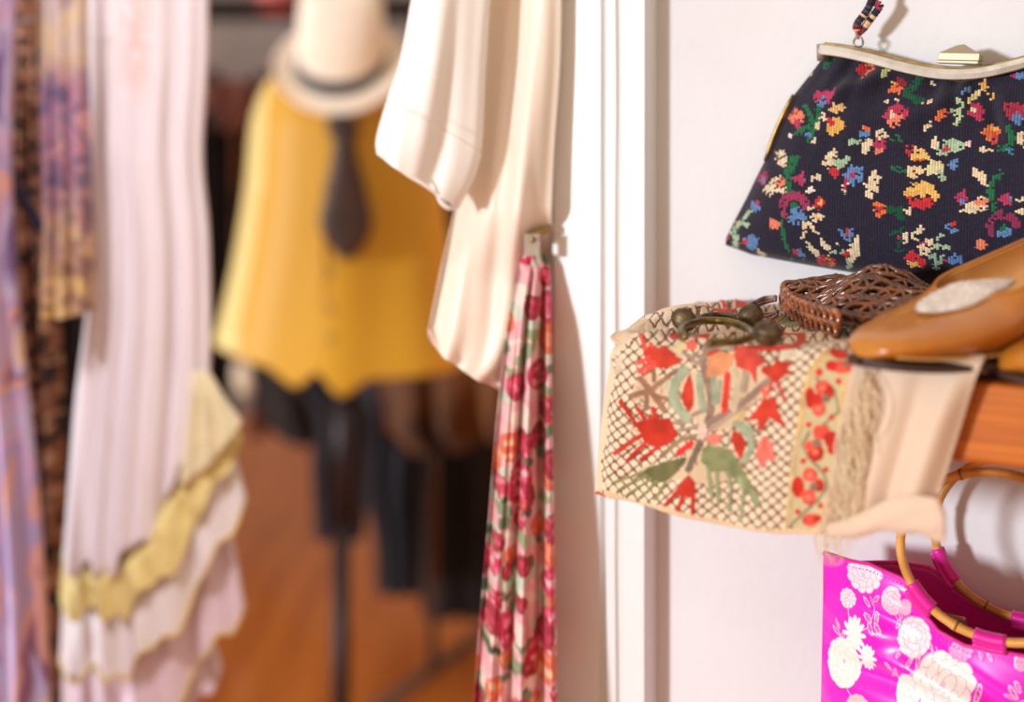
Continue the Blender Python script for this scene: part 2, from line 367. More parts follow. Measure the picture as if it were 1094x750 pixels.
    st(Z2, [(620, 505), (665, 545)], 32, CRM); st(Z2, [(540, 525), (600, 585)], 30, CRM); st(Z2, [(670, 570), (760, 570)], 12, SGE); e(Z2, 725, 520, 12, 8, CRM); e(Z2, 745, 536, 8, 8, CRM)
    e(Z2, 460, 578, 24, 16, PINK); pl(Z2, [(475, 550), (550, 575), (520, 610), (480, 600)], BLU); e(Z2, 440, 615, 22, 14, GRN)
    pl(Z2, [(595, 620), (625, 590), (700, 600), (715, 660), (680, 670), (640, 640), (605, 650)], RED); e(Z2, 665, 610, 18, 22, YEL); e(Z2, 690, 645, 16, 18, ORG)
motifs_a(Z1, Z2)
def motifs_b(Z3, Z4):
    st(Z3, [(70, 230), (90, 190), (110, 180)], 28, (190, 200, 130)); e(Z3, 170, 275, 30, 34, (150, 26, 50)); pl(Z3, [(80, 325), (120, 280), (150, 300), (190, 310), (160, 345), (120, 350)], ORG); e(Z3, 118, 270, 12, 18, YEL)
    st(Z3, [(285, 240), (260, 290), (205, 350), (240, 370), (300, 395)], 46, (16, 92, 62)); e(Z3, 362, 288, 24, 14, CRM); st(Z3, [(75, 402), (110, 385), (170, 378)], 16, CRM); st(Z3, [(310, 408), (365, 395)], 20, (244, 200, 170))
    pl(Z3, [(60, 495), (100, 430), (150, 400), (200, 420), (235, 465), (200, 500), (150, 490), (90, 510)], (196, 36, 84)); pl(Z3, [(75, 520), (120, 480), (190, 485), (160, 540), (120, 565)], COR); e(Z3, 118, 468, 16, 26, CRM)
    pl(Z3, [(0, 600), (50, 560), (90, 610), (30, 625)], CRM); st(Z3, [(110, 625), (135, 640)], 14, GRN)
    e(Z3, 400, 225, 60, 6, YEL); st(Z3, [(680, 225), (690, 300), (650, 290), (690, 340), (745, 355), (690, 400)], 18, YEL); pl(Z3, [(550, 350), (590, 300), (610, 320), (580, 345)], BLU)
    st(Z3, [(660, 320), (600, 370), (590, 395), (640, 350)], 26, (236, 214, 150)); st(Z3, [(520, 385), (560, 400), (530, 450), (480, 460), (530, 480), (500, 530)], 26, (180, 200, 150))
    pl(Z3, [(375, 520), (400, 470), (430, 440), (470, 455), (450, 490), (420, 510)], ORG); e(Z3, 450, 462, 18, 12, PINK); st(Z3, [(315, 570), (355, 515)], 22, CRM)
    pl(Z3, [(575, 460), (600, 410), (640, 390), (680, 445), (665, 510), (620, 510)], (196, 36, 84)); e(Z3, 615, 450, 20, 16, CRM)
    pl(Z3, [(650, 590), (685, 560), (720, 530), (770, 570), (765, 620), (735, 655), (690, 620)], ORG); e(Z3, 740, 620, 20, 34, (210, 60, 60)); e(Z3, 735, 565, 20, 22, YEL)
    pl(Z3, [(805, 405), (930, 400), (930, 500), (860, 520), (810, 480)], (176, 34, 70)); pl(Z3, [(850, 480), (885, 455), (925, 500), (900, 540), (860, 520)], BLU); e(Z3, 900, 235, 34, 22, BLU); e(Z3, 850, 235, 18, 12, PINK)
    st(Z3, [(830, 560), (860, 620), (820, 690), (770, 680)], 40, GRN); e(Z3, 840, 690, 26, 26, (50, 130, 160)); st(Z3, [(655, 690), (720, 692)], 22, CRM)
    pl(Z3, [(930, 580), (890, 600), (880, 650), (930, 680)], CRM)
    pl(Z3, [(340, 690), (380, 580), (400, 640), (400, 690)], CRM); pl(Z3, [(400, 660), (460, 620), (540, 640), (600, 650), (540, 690), (430, 725), (380, 720)], SGE); e(Z3, 575, 650, 20, 14, (250, 200, 190)); e(Z3, 440, 685, 30, 16, (190, 50, 60))
    pl(Z3, [(185, 690), (230, 660), (260, 720), (210, 745)], (200, 28, 60)); pl(Z3, [(245, 665), (310, 690), (340, 750), (240, 770), (220, 750)], (246, 196, 104))
    pl(Z4, [(225, 0), (310, 0), (290, 15), (230, 12)], ORG); st(Z4, [(120, 50), (170, 70), (200, 80)], 30, GRN); e(Z4, 0, 90, 22, 26, CRM); e(Z4, 8, 185, 22, 16, CRM)
    pl(Z4, [(205, 50), (240, 35), (290, 55), (310, 80), (260, 120), (205, 110)], (248, 206, 150)); pl(Z4, [(300, 60), (360, 0), (400, 20), (430, 30), (430, 120), (370, 100), (330, 90)], (226, 210, 156)); st(Z4, [(400, 80), (425, 120)], 30, SGE)
    pl(Z4, [(450, 30), (480, 0), (520, 0), (520, 50), (480, 60)], BLU)
    pl(Z4, [(180, 215), (230, 150), (300, 135), (360, 150), (410, 220), (370, 260), (280, 230), (210, 240)], (246, 188, 84)); pl(Z4, [(200, 240), (240, 230), (280, 245), (330, 225), (380, 235), (350, 290), (290, 315), (250, 290), (215, 285)], (214, 26, 44))
    pl(Z4, [(0, 260), (60, 275), (95, 320), (50, 345), (0, 355)], ORG); e(Z4, 30, 310, 20, 24, (200, 50, 50)); st(Z4, [(95, 320), (160, 300), (170, 370), (100, 300)], 30, (16, 86, 60)); pl(Z4, [(180, 310), (225, 295), (235, 350), (205, 350)], CRM)
    pl(Z4, [(580, 55), (620, 55), (690, 95), (700, 170), (660, 165)], (248, 216, 170)); st(Z4, [(780, 90), (720, 150), (720, 240), (745, 320)], 36, GRN)
    pl(Z4, [(490, 240), (550, 185), (575, 235), (560, 275), (520, 275)], PINK); e(Z4, 545, 258, 16, 16, BLU); pl(Z4, [(760, 240), (840, 185), (850, 275), (800, 280)], PINK); e(Z4, 848, 240, 12, 20, BLU)
    pl(Z4, [(535, 320), (600, 260), (670, 225), (710, 250), (690, 320), (640, 325), (600, 345)], CRM); e(Z4, 660, 268, 44, 24, COR)
    pl(Z4, [(870, 250), (930, 215), (930, 255), (890, 265)], CRM); pl(Z4, [(870, 320), (930, 290), (930, 330), (890, 345)], CRM)
    for a in range(0, 9):
        t = math.radians(185 + a * 21); e(Z4, 795 + 80 * math.cos(t), 415 + 72 * math.sin(t), 28, 26, (150, 38, 84))
    e(Z4, 715, 450, 22, 30, (150, 38, 84)); pl(Z4, [(760, 430), (840, 420), (850, 470), (760, 490)], BLU); e(Z4, 795, 425, 22, 26, GRN)
    pl(Z4, [(620, 500), (640, 485), (690, 520), (690, 550), (625, 555)], COR); pl(Z4, [(430, 430), (450, 385), (500, 420), (525, 430), (480, 460)], BLU); e(Z4, 492, 398, 14, 18, RED)
    pl(Z4, [(225, 460), (300, 390), (310, 440), (255, 470), (270, 510), (240, 490)], CRM); pl(Z4, [(175, 460), (210, 450), (210, 530), (175, 520)], (250, 214, 190)); st(Z4, [(90, 470), (170, 430), (150, 570), (190, 550)], 22, (16, 86, 60)); e(Z4, 155, 485, 10, 30, (190, 50, 60))
    pl(Z4, [(270, 520), (300, 500), (365, 500), (350, 560), (330, 595), (280, 580)], CRM); st(Z4, [(275, 518), (330, 522)], 18, PINK); st(Z4, [(385, 535), (460, 540)], 30, SGE); st(Z4, [(390, 490), (430, 460)], 20, SGE)
    pl(Z4, [(185, 620), (210, 575), (240, 565), (325, 620), (320, 650), (280, 670), (220, 640)], (214, 26, 44)); pl(Z4, [(195, 620), (260, 640), (280, 668), (220, 665)], (246, 188, 84))
    st(Z4, [(345, 600), (380, 600), (370, 680), (430, 600)], 26, (140, 176, 150)); e(Z4, 440, 622, 24, 14, PINK); e(Z4, 500, 615, 50, 28, (80, 126, 190))
motifs_b(Z3, Z4)
motifs_a(shift(Z1, 226, 26), shift(Z2, 226, 25)) if False else None
for dx in (330,):   # the part of the bag beyond the picture's edge carries the same repeat
    motifs_a(shift(Z1, dx, 20), shift(Z2, dx, 34))
# rows and columns of stitches
VV, UU = np.meshgrid(vz, uu, indexing='ij')
edge = (1 - np.abs(UU) ** 7) * np.sqrt(np.clip(1 - VV ** 14, 0, 1))
belly = (.013 + .020 * np.sin(np.clip(VV, 0, 1) * PI * .62)) * edge
stx, sty = .00160, .00128
ci = np.floor(S / stx); zz_ = Z + (np.mod(ci, 2) * .5) * sty; cj = np.floor(zz_ / sty)
qs = (ci + .5) * stx; qz = (cj + .5) * sty - (np.mod(ci, 2) * .5) * sty
qx, qy = proj(W(qs + sc_b, .008 + belly, qz))
hs1 = np.mod(np.sin(ci * 12.9898 + cj * 78.233) * 43758.5453, 1.0); hs2 = np.mod(np.sin(ci * 39.346 + cj * 11.135) * 24634.6345, 1.0)
col, _ = bag.sample(qx + 1.5 * (hs1 - .5), qy + 3.2 * (hs2 - .5))
fs = S / stx - ci; fz = zz_ / sty - cj
isnav = (np.abs(col - lin(navy)).sum(-1) < .01)
drop = (hs2 > .93) & ~isnav; col = np.where(drop[..., None], lin(navy), col)
col = col * (.80 + .34 * hs1)[..., None]
gapm = np.maximum(np.clip((np.abs(2 * fs - 1) - .62) / .3, 0, 1) * .55, np.clip((np.abs(2 * fz - 1) - .60) / .3, 0, 1) * .42); lum = col.mean(-1, keepdims=True); col = np.where(isnav[..., None], col, col * .9 + lum * .1)
col = col * (1 - gapm[..., None]) + lin((22, 19, 30)) * gapm[..., None]
rib = (1 - (2 * fs - 1) ** 2) * .00042 + (1 - (2 * fz - 1) ** 2) * .00018
gath = .0022 * np.sin(UU * 34 + 2 * np.sin(UU * 9)) * np.exp(-VV * 5) * edge
def crease(x0, y0, x1, y1, wd, amp):       # soft fold along a line given by two points
    (s0, z0), (s1, z1) = dz(x0, y0, .03), dz(x1, y1, .03); dx, dy = s1 - s0, z1 - z0; L = math.hypot(dx, dy)
    t = ((S - s0) * dx + (Z - z0) * dy) / L; q = ((S - s0) * dy - (Z - z0) * dx) / L
    return amp * np.exp(-(q / wd) ** 2) * smoothstep(-.01, .01, t) * smoothstep(L + .01, L - .01, t)
fold = crease(885, 104, 955, 72, .006, .0050) + crease(900, 78, 940, 68, .006, -.003) + crease(975, 128, 1030, 92, .006, .0036) + crease(1052, 90, 1066, 150, .005, -.004) + crease(1066, 95, 1082, 150, .006, .0030) + crease(900, 140, 985, 110, .012, .002)
Nn = .008 + belly + gath + 1.6 * fold * edge + rib * (edge > .02)
G = W(S + sc_b, Nn, Z)
hb = thing('floral_handbag', 'navy tapestry handbag with woven flowers and silver clasp frame hung on wall', 'handbag')
grid('bag_body', G, M['knit'], hb, cols=col)
Gb = W(S[::20, ::20] * 1.0 + sc_b, .0065, Z[::20, ::20])
cb = np.ones(Gb.shape) * lin(navy); grid('back_panel', Gb, M['knit'], hb, cols=cb)
sides = np.stack([G[:, 0], W(S[:, 0] + sc_b, .0065, Z[:, 0])], 1); bott = np.stack([G[-1], W(S[-1] + sc_b, .0065, Z[-1])], 1); sid2 = np.stack([G[:, -1], W(S[:, -1] + sc_b, .0065, Z[:, -1])], 1)
for nm, g in (('side_seam', sides), ('side_seam', sid2), ('bottom_seam', bott)): grid(nm, g, M['knit'], hb, cols=np.ones(g.shape) * lin(navy), solid=.0006)
# frame rails
railp = [dz(*q, n=.026) for q in [(875, 45), (905, 49), (945, 61), (985, 71), (1023, 76)]]
def sm_rail(x):
    return float(np.mean([interp(railp, -abs(x + k_ * .004)) for k_ in range(-5, 6)]))
def rail(n0, n1, zoff, hgt, name, m, mat_):
    xs = np.linspace(-1, 1, 61) * abs(railp[0][0]); b = MB(); sec = []
    zt = np.array([sm_rail(x) for x in xs]) + zoff
    for x, z in zip(xs, zt): sec.append([W(sc_b + x, n1, z), W(sc_b + x, n1 + .0006, z - hgt * .5), W(sc_b + x, n1, z - hgt), W(sc_b + x, n0, z - hgt), W(sc_b + x, n0, z)])
    g = np.array(sec); V = g.reshape(-1, 3); Fc = []
    for i in range(60):
        for k in range(5): Fc.append((i * 5 + k, i * 5 + (k + 1) % 5, (i + 1) * 5 + (k + 1) % 5, (i + 1) * 5 + k))
    Fc += [tuple(range(5)), tuple(range(300, 305))[::-1]]
    b.add(V, Fc); return b.build(name, mat_, m, smooth=False, bevel=.0006)
fr = rail(.0180, .0255, 0, .0068, 'front_frame', hb, M['silver'])
rail(.0085, .0165, .0016, .0066, 'back_frame', hb, M['gold'])
for sg in (-1, 1):
    b = MB(); x0, z0 = railp[0]; b.tube([W(sc_b + sg * abs(x0) * .996, .022, z0 - .001), W(sc_b + sg * (abs(x0) + .0002), .020, z0 - .011)], .0030, 8, flat=.8)
    b.build('frame_end', M['silver'], fr)
a0, a1 = dz(849, 101, .018), dz(818, 172, .018)
for sg in (-1, 1):
    pts = [W(sc_b + sg * (abs(a0[0]) + .0016), .016, a0[1]), W(sc_b + sg * ((abs(a0[0]) + abs(a1[0])) / 2 + .0025), .016, (a0[1] + a1[1]) / 2), W(sc_b + sg * (abs(a1[0]) + .0012), .016, a1[1])]
    b = MB(); b.tube(catmull(pts, 9), [.0014, .002, .0023, .0024, .0024, .0024, .0023, .002, .0014], 8, flat=.7)
    b.build('hinge_arm', M['gold'], hb)
# clasp
def cz(px, py, n): s, z = wp(px, py, n); return W(s, n, z)
b = MB()
b.prism([cz(1000, 67, .029), cz(1045, 68.5, .029), cz(1045, 65, .029), cz(1000, 64, .029)], W(0, -.012, 0) - W(0, 0, 0))
b.prism([cz(1002, 64, .028), cz(1046, 65, .028), cz(1047, 57, .028), cz(1003, 56, .028)], W(0, -.010, 0) - W(0, 0, 0))
A0 = [cz(1002.5, 56.5, .028), cz(1047, 57.5, .028), cz(1047, 57.5, .012), cz(1006, 56.5, .012)]
T0 = [cz(1023, 48, .021), cz(1030, 47, .021)]
b.add(A0 + T0, [(0, 1, 5, 4), (1, 2, 5), (2, 3, 4, 5), (3, 0, 4), (3, 2, 1, 0)])
b.build('clasp', mat('dull champagne metal', (186, 172, 148), .5, .7, bump=(200, .1, .0003)), fr, smooth=False, bevel=.0004)
# ring and handle
b = MB(); rc = wp(917, 46, .020)
b.tube([W(rc[0] + .0028 * math.cos(t), .020 + .001 * math.sin(2 * t), rc[1] + .0034 * math.sin(t) + .001) for t in np.linspace(0, 2 * PI, 17)[:-1]], .0007, 6, closed=True)
rs2 = 2 * sc_b - rc[0]
b.build('frame_ring', M['silver'], hb); b = MB()
b.tube([W(rs2 + .0028 * math.cos(t), .020, rc[1] + .0034 * math.sin(t) + .001) for t in np.linspace(0, 2 * PI, 17)[:-1]], .0007, 6, closed=True)
b.build('frame_ring', M['silver'], hb)
def w3(px, py, n): s, z = wp(px, py, n); return W(s, n, z)
b = MB()
l1 = catmull([w3(917, 42, .020), w3(915, 33, .021), w3(916, 25, .022), w3(923, 16, .022), w3(930, 4, .022), w3(935, -14, .021), w3(950, -60, .018), w3(985, -110, .014)], 70)
l2 = catmull([w3(916, 36, .018), w3(922, 31, .018), w3(928, 23, .019), w3(935, 14, .019), w3(940, 6, .019), w3(934, 3, .020)], 30)
apex = l1[-1]
mir = lambda q: W(2 * sc_b - ((q[0] + ((D0 - q[1] - q[0] * TA) * CA) * SA) / CA), (D0 - q[1] - q[0] * TA) * CA, q[2] - ZC)
arch = catmull([apex, w3(1023, -135, .012), mir(apex)], 30)
full = list(l1) + list(arch[1:-1]) + [mir(q) for q in l1[::-1]]
cols_c = [lin((30, 28, 44)), lin((30, 28, 44)), lin((170, 50, 86)), lin((34, 30, 46)), lin((236, 190, 150)), lin((40, 38, 50)), lin((70, 70, 80))]
def cordtube(b, pts, r):
    pts = np.array(pts)
    for i in range(0, len(pts) - 1, 2):
        seg = pts[i:i + 3]
        rr = [r, r * 1.12, r][:len(seg)]
        b.tube(seg, rr, 9, c=cols_c[random.randrange(len(cols_c))])
rad = .0022
thin = MB(); thin.tube(l1[:12], .0010, 8, c=lin((170, 112, 104))); thin.build('handle_lacing', M['cord'], hb, usecol=True); thin = MB(); thin.tube([mir(q) for q in l1[:12]], .0010, 8, c=lin((170, 112, 104)))
thin.build('handle_lacing', M['cord'], hb, usecol=True)
cordtube(b, full[10:-10], rad); cordtube(b, l2, .0022)
b.build('bag_handle', M['cord'], hb, usecol=True)
b = MB(); tp = w3(1023, -141, .012); s0, z0 = wp(1023, -141, .012)
b.tube(catmull([W(s0, .0, z0 + .012), W(s0, .010, z0 + .010), W(s0, .013, z0 - .001), W(s0, .02, z0 - .003), W(s0, .026, z0 + .006)], 20), .0022, 8)
o = b.build('wall_hook', M['black']); tag(o, 'small black wall hook that carries the navy tapestry handbag', 'hook')
# ================================================================== EMBROIDERED CLOTH
HC = .1035; RC = .016; NFc = .190     # top of the cloth below the lens, corner radius, front face
emb = Board(600, 270, 1010, 610, 3, (238, 214, 182))
KA = lambda p: [(620 + x / 6.25, 340 + y / 6.25) for x, y in p]
KB = lambda p: [(620 + x / 6.25, 450 + y / 6.25) for x, y in p]
KC = lambda p: [(760 + x / 6.25, 340 + y / 6.25) for x, y in p]
KD = lambda p: [(760 + x / 6.25, 460 + y / 6.25) for x, y in p]
KE = lambda p: [(690 + x / 6.25, 280 + y / 6.25) for x, y in p]
BRN, LRED, CREAM = (130, 84, 66), (212, 68, 50), (248, 232, 206)
# netted ground
X, Y = emb.X, emb.Y
warp = 1.5 * np.sin(X / 23.) + 1.2 * np.sin(Y / 17. + X / 40.)
a1 = (X * .62 + Y * .78 + warp) / 8.8; a2 = (X * .72 - Y * .69 - warp) / 8.8
f1 = np.abs(a1 - np.round(a1)) * 8.8; f2 = np.abs(a2 - np.round(a2)) * 8.8
net = (np.minimum(f1, f2) < .80 + .5 * (np.sin(X * .9) * np.sin(Y * .8) > 0) * (np.maximum(f1, f2) < 2.6))
sq = (np.sin(PI * (a1 - .5)) ** 2 + np.sin(PI * (a2 - .5)) ** 2)
leftb = np.interp(Y, [270, 345, 380, 470, 540, 620], [680, 690, 652, 641, 634, 640])
inside = (X > leftb + 3 * np.sin(Y / 9)) & (Y < 560 + (X - 640) * .06)
plain = ((X - 722) ** 2 / 900 + (Y - 330) ** 2 / 120 < 1)
use = net & inside & ~plain
emb.col[inside & ~plain] = lin((246, 226, 196)); emb.col[use] = lin(BRN)
emb.hg[inside & ~plain] = .25 + .35 * np.cos(PI * np.minimum(f1[inside & ~plain], 4) / 4 + PI) * 0
cell = np.clip(np.minimum(f1, f2) / 3.2, 0, 1); emb.hg = np.where(inside & ~plain, cell * .5 - .25, 0)
edgeh = Y > 556 + (X - 640) * .085 - 22 * (X < 700) * (700 - X) / 60
def ep(K, p, c, h=.8): emb.poly(K(p), c, h)
def es(K, p, wd, c, h=.8, taper=False): emb.stroke(K(p), wd / 6.25, c, h, taper)
def ee(K, x, y, rx, ry, c, h=.8):
    (a, b_), = K([(x, y)]); emb.ell(a, b_, rx / 6.25, ry / 6.25, c, h)
STM, SAG, OLV, BRW, PNK = (160, 132, 116), (170, 180, 150), (116, 112, 74), (166, 122, 98), (244, 136, 122)
# cream halos behind the flowers
for K, x, y, rx, ry in ((KA, 560, 260, 190, 110), (KA, 480, 480, 190, 150), (KA, 760, 500, 200, 220), (KB, 500, 80, 200, 120), (KB, 560, 340, 270, 80), (KC, 200, 400, 300, 260), (KC, 60, 640, 240, 150), (KD, 0, 220, 260, 200)):
    (a, b_), = K([(x, y)]); emb.ell(a, b_, rx / 9.2, ry / 9.2, (226, 200, 166), .1)
ra_ = random.Random(8)
for k_ in range(150):
    x, y = ra_.uniform(660, 850), ra_.uniform(370, 545); L_ = ra_.uniform(3, 9); a_ = ra_.uniform(0, PI)
    if ((x - 745) / 70) ** 2 + ((y - 445) / 72) ** 2 < 1: emb.stroke([(x, y), (x + L_ * math.cos(a_), y + L_ * math.sin(a_))], ra_.uniform(1.2, 3.2), ra_.choice([(176, 146, 126), (248, 230, 208), (150, 122, 104), (226, 190, 160), (214, 150, 130), (190, 196, 166)]), .7)
es(KA, [(940, 190), (850, 200), (820, 300), (850, 400), (880, 520), (880, 620), (850, 750)], 46, STM, 1.0)
es(KB, [(870, -20), (820, 130), (740, 310)], 44, (136, 116, 96), 1.0)
for a, b_ in (((690, 230), (800, 310)), ((700, 330), (640, 350)), ((760, 250), (830, 260)), ((640, 470), (700, 540)), ((620, 700), (760, 680)), ((700, 740), (860, 700)), ((760, 640), (860, 600))): es(KA, [a, b_], 26, (176, 148, 130), .9)
es(KC, [(410, 390), (180, 590), (0, 690)], 46, STM, 1.0); es(KC, [(300, 560), (140, 640), (0, 740)], 24, (196, 168, 150), .8)
es(KC, [(150, 350), (180, 450), (150, 600)], 46, (214, 194, 162)); es(KC, [(235, 330), (215, 480)], 46, (184, 162, 136)); es(KC, [(60, 420), (50, 560)], 26, SAG)
ep(KA, [(440, 200), (480, 180), (520, 200), (570, 178), (600, 220), (650, 250), (695, 280), (650, 310), (570, 335), (500, 330), (440, 290), (420, 230)], LRED, 1.1)
for p, wd in (([(405, 135), (430, 180), (430, 215)], 28), ([(460, 260), (385, 300)], 30), ([(480, 290), (400, 355)], 30), ([(500, 310), (435, 370)], 26), ([(480, 190), (470, 175)], 26)): es(KA, p, wd, (240, 90, 76), 1.0)
for p, wd in (([(340, 520), (460, 480)], 40), ([(400, 400), (470, 480)], 40), ([(470, 480), (560, 610)], 40), ([(470, 480), (640, 350)], 34), ([(450, 480), (440, 600)], 30), ([(495, 340), (495, 420)], 26), ([(520, 520), (600, 540)], 30)): es(KA, p, wd, BRW, .9)
es(KA, [(700, 345), (640, 420), (620, 510), (650, 590), (720, 660)], 62, SAG, 1.0); es(KA, [(800, 390), (812, 500), (830, 600)], 46, SAG, .9)
ep(KA, [(735, 365), (700, 440), (682, 520), (700, 580), (740, 625), (768, 560), (755, 430)], LRED, 1.1)
ee(KA, 665, 190, 42, 34, (240, 214, 160)); ee(KA, 745, 190, 38, 28, (244, 110, 92)); es(KA, [(895, 400), (905, 560)], 36, SAG)
es(KA, [(985, 375), (968, 610)], 42, (238, 76, 64), 1.0)
ep(KC, [(-20, 260), (60, 225), (150, 245), (140, 310), (60, 360), (-30, 400)], (236, 158, 110), .9); ep(KA, [(860, 370), (880, 290), (960, 255), (1000, 260), (1000, 340), (930, 385)], (236, 158, 110), .9)
es(KC, [(-20, 250), (60, 215), (140, 205)], 22, LRED, 1.0)
es(KC, [(160, 205), (300, 222), (440, 200), (560, 180), (615, 135), (530, 105), (480, 110)], 36, LRED, 1.1); ee(KC, 100, 195, 50, 16, SAG)
ep(KC, [(150, 260), (160, 200), (290, 230), (370, 290), (300, 330), (295, 435), (250, 350), (170, 325)], (224, 84, 68), 1.1)
ep(KC, [(340, 320), (410, 310), (440, 265), (460, 300), (535, 285), (510, 340), (560, 362), (480, 385), (430, 445), (380, 390), (330, 360)], LRED, 1.1)
es(KC, [(430, 420), (490, 545)], 24, (224, 84, 68), 1.0); es(KC, [(400, 430), (375, 500)], 22, (224, 84, 68), 1.0); es(KC, [(345, 470), (355, 550)], 30, (240, 110, 96))
ep(KC, [(340, 545), (430, 520), (435, 600), (495, 735), (440, 700), (380, 665), (340, 750), (300, 740), (310, 680), (235, 682), (300, 600)], LRED, 1.1)
ee(KC, 540, 235, 80, 40, (244, 226, 196), .7); es(KC, [(140, 690), (230, 620)], 16, (232, 196, 92))
ep(KD, [(140, 5), (190, 5), (225, 80), (205, 190), (170, 170), (130, 60)], LRED, 1.1); es(KD, [(190, -15), (255, 50), (265, 110), (215, 200)], 44, SAG, 1.0); es(KC, [(160, 700), (260, 760)], 50, SAG, 1.0)
ep(KD, [(300, 90), (350, 30), (400, 80), (425, 200), (380, 190), (335, 260), (290, 180)], PNK, 1.0)
for x in (330, 360, 395): es(KD, [(350, 60), (x, 210)], 9, (236, 96, 86), 1.2)
ep(KA, [(395, 740), (430, 690), (480, 640), (560, 680), (650, 750)], LRED, 1.1)
for p in ([(265, 560), (330, 640), (400, 745)], [(385, 600), (440, 690)], [(485, 600), (520, 690)]): es(KA, p, 30, (204, 62, 44), 1.1)
ep(KB, [(380, 0), (600, -25), (668, 90), (600, 150), (520, 182), (430, 150), (405, 90)], (202, 58, 40), 1.2)
for p in ([(410, 90), (230, 215)], [(440, 140), (310, 262)], [(530, 165), (400, 258)]): es(KB, p, 29, (210, 66, 48), 1.1)
es(KB, [(540, 235), (600, 180), (680, 120), (780, 90)], 32, (160, 134, 104), .9); es(KB, [(672, 205), (758, 140)], 44, (238, 66, 54), 1.1); ee(KB, 905, 110, 50, 36, (244, 140, 124)); ee(KB, 830, 60, 30, 60, (230, 196, 180))
ep(KB, [(725, 228), (560, 268), (420, 325), (375, 370), (480, 412), (580, 402), (660, 335), (722, 262)], OLV, 1.2)
for p in ([(420, 340), (220, 412)], [(440, 365), (245, 465)], [(470, 385), (300, 500)], [(520, 400), (385, 522)], [(580, 400), (505, 520)], [(500, 400), (440, 480)]): es(KB, p, 19, (146, 148, 98), 1.1)
ep(KB, [(740, 345), (778, 400), (792, 450), (770, 505), (700, 492), (640, 472), (690, 405)], (210, 62, 44), 1.2)
for p in ([(665, 460), (580, 552)], [(712, 480), (660, 600)], [(768, 480), (765, 602)]): es(KB, p, 28, (210, 62, 44), 1.1)
ep(KB, [(830, 170), (925, 165), (1010, 190), (1010, 350), (900, 320), (820, 265)], (146, 150, 104), 1.1)
ep(KD, [(-20, 90), (80, 108), (160, 178), (230, 300), (295, 400), (325, 480), (295, 525), (250, 425), (160, 330), (90, 270), (-20, 270)], (146, 150, 106), 1.1)
for p in ([(40, 280), (52, 470)], [(105, 280), (132, 380), (118, 535)], [(180, 320), (215, 430), (190, 602)], [(270, 400), (310, 500)]): es(KD, p, 26, (166, 172, 134), 1.1)
es(KB, [(860, 300), (872, 400), (885, 510)], 26, (166, 172, 134), 1.1)
# red stripe and the beige hem
es(KB, [(62, 500), (90, 498)], 26, (190, 96, 74), .6); es(KB, [(110, 500), (150, 502)], 24, (190, 104, 84), .6)
es(KB, [(160, 480), (360, 560), (600, 585), (760, 640), (1000, 690)], 40, (232, 200, 162), .5)
es(KD, [(-20, 630), (200, 660), (420, 690), (560, 680), (740, 690)], 46, (236, 204, 164), .5)
# top of the cloth
for p in ([(500, 265), (560, 330)], [(590, 200), (640, 280)], [(620, 205), (660, 270)], [(690, 205), (700, 250)], [(380, 350), (480, 350), (590, 350)], [(570, 230), (640, 310)]): es(KE, p, 26, (232, 76, 64), 1.0)
ee(KE, 640, 300, 46, 24, LRED, 1.0); ee(KE, 370, 505, 60, 24, LRED, 1.0); ee(KE, 195, 490, 40, 16, LRED, 1.0); ee(KE, 840, 375, 50, 20, (222, 84, 60), 1.0); ee(KE, 820, 250, 50, 26, (190, 190, 150)); ee(KE, 960, 400, 90, 44, (150, 150, 112), .6)
es(KE, [(760, 260), (860, 230), (1000, 215)], 22, (150, 110, 70))
# floral border strip
strip = KC([(800, 225), (700, 300), (640, 420), (606, 560), (580, 760)]) + KD([(560, 120), (535, 280), (495, 640), (640, 690), (720, 650), (800, 480), (860, 300), (880, 120)]) + KC([(860, 740), (880, 500), (940, 360), (1010, 260), (930, 215)])
emb.poly(strip, (212, 196, 152), .3)
es(KC, [(800, 225), (700, 300), (640, 420), (606, 560), (580, 760)], 34, (224, 186, 124), .9); es(KD, [(575, 10), (535, 280), (495, 640)], 34, (226, 196, 146), .9)
es(KC, [(960, 330), (890, 470), (865, 750)], 50, (230, 190, 130), .7); es(KD, [(880, 0), (870, 180), (790, 470), (700, 640)], 50, (234, 196, 140), .7)
es(KC, [(700, 400), (820, 480), (850, 620), (760, 700), (690, 760)], 15, (140, 132, 104), .8)
es(KD, [(650, 10), (600, 100), (640, 180), (740, 290), (770, 380), (700, 470), (600, 560), (520, 640)], 17, (140, 132, 104), .8)
PR, PO = (208, 54, 42), (236, 92, 74)
for K, x, y, rx, ry, c in ((KC, 660, 530, 34, 74, PR), (KC, 745, 462, 52, 50, PO), (KC, 715, 600, 46, 56, PO), (KC, 785, 490, 30, 50, PR), (KC, 700, 540, 50, 40, PR),
        (KD, 722, 22, 48, 46, PO), (KD, 795, 60, 50, 56, PR), (KD, 690, 150, 54, 60, PR), (KD, 802, 130, 34, 34, PR), (KD, 652, 105, 38, 38, PO), (KC, 730, 745, 56, 34, PO),
        (KD, 650, 302, 50, 48, PO), (KD, 570, 380, 40, 72, PR), (KD, 640, 450, 50, 54, PO), (KD, 712, 370, 38, 44, PR),
        (KD, 650, 605, 58, 44, PO), (KD, 700, 590, 30, 26, PR), (KC, 850, 242, 62, 28, PR), (KC, 870, 330, 88, 38, PO), (KC, 800, 320, 40, 30, PR)):
    ee(K, x, y, rx, ry, c, 1.2)
for K, x, y, r in ((KC, 765, 535, 28), (KD, 695, 85, 27), (KD, 675, 378, 28), (KC, 900, 320, 18)): ee(K, x, y, r, r, (150, 122, 100), 1.4)
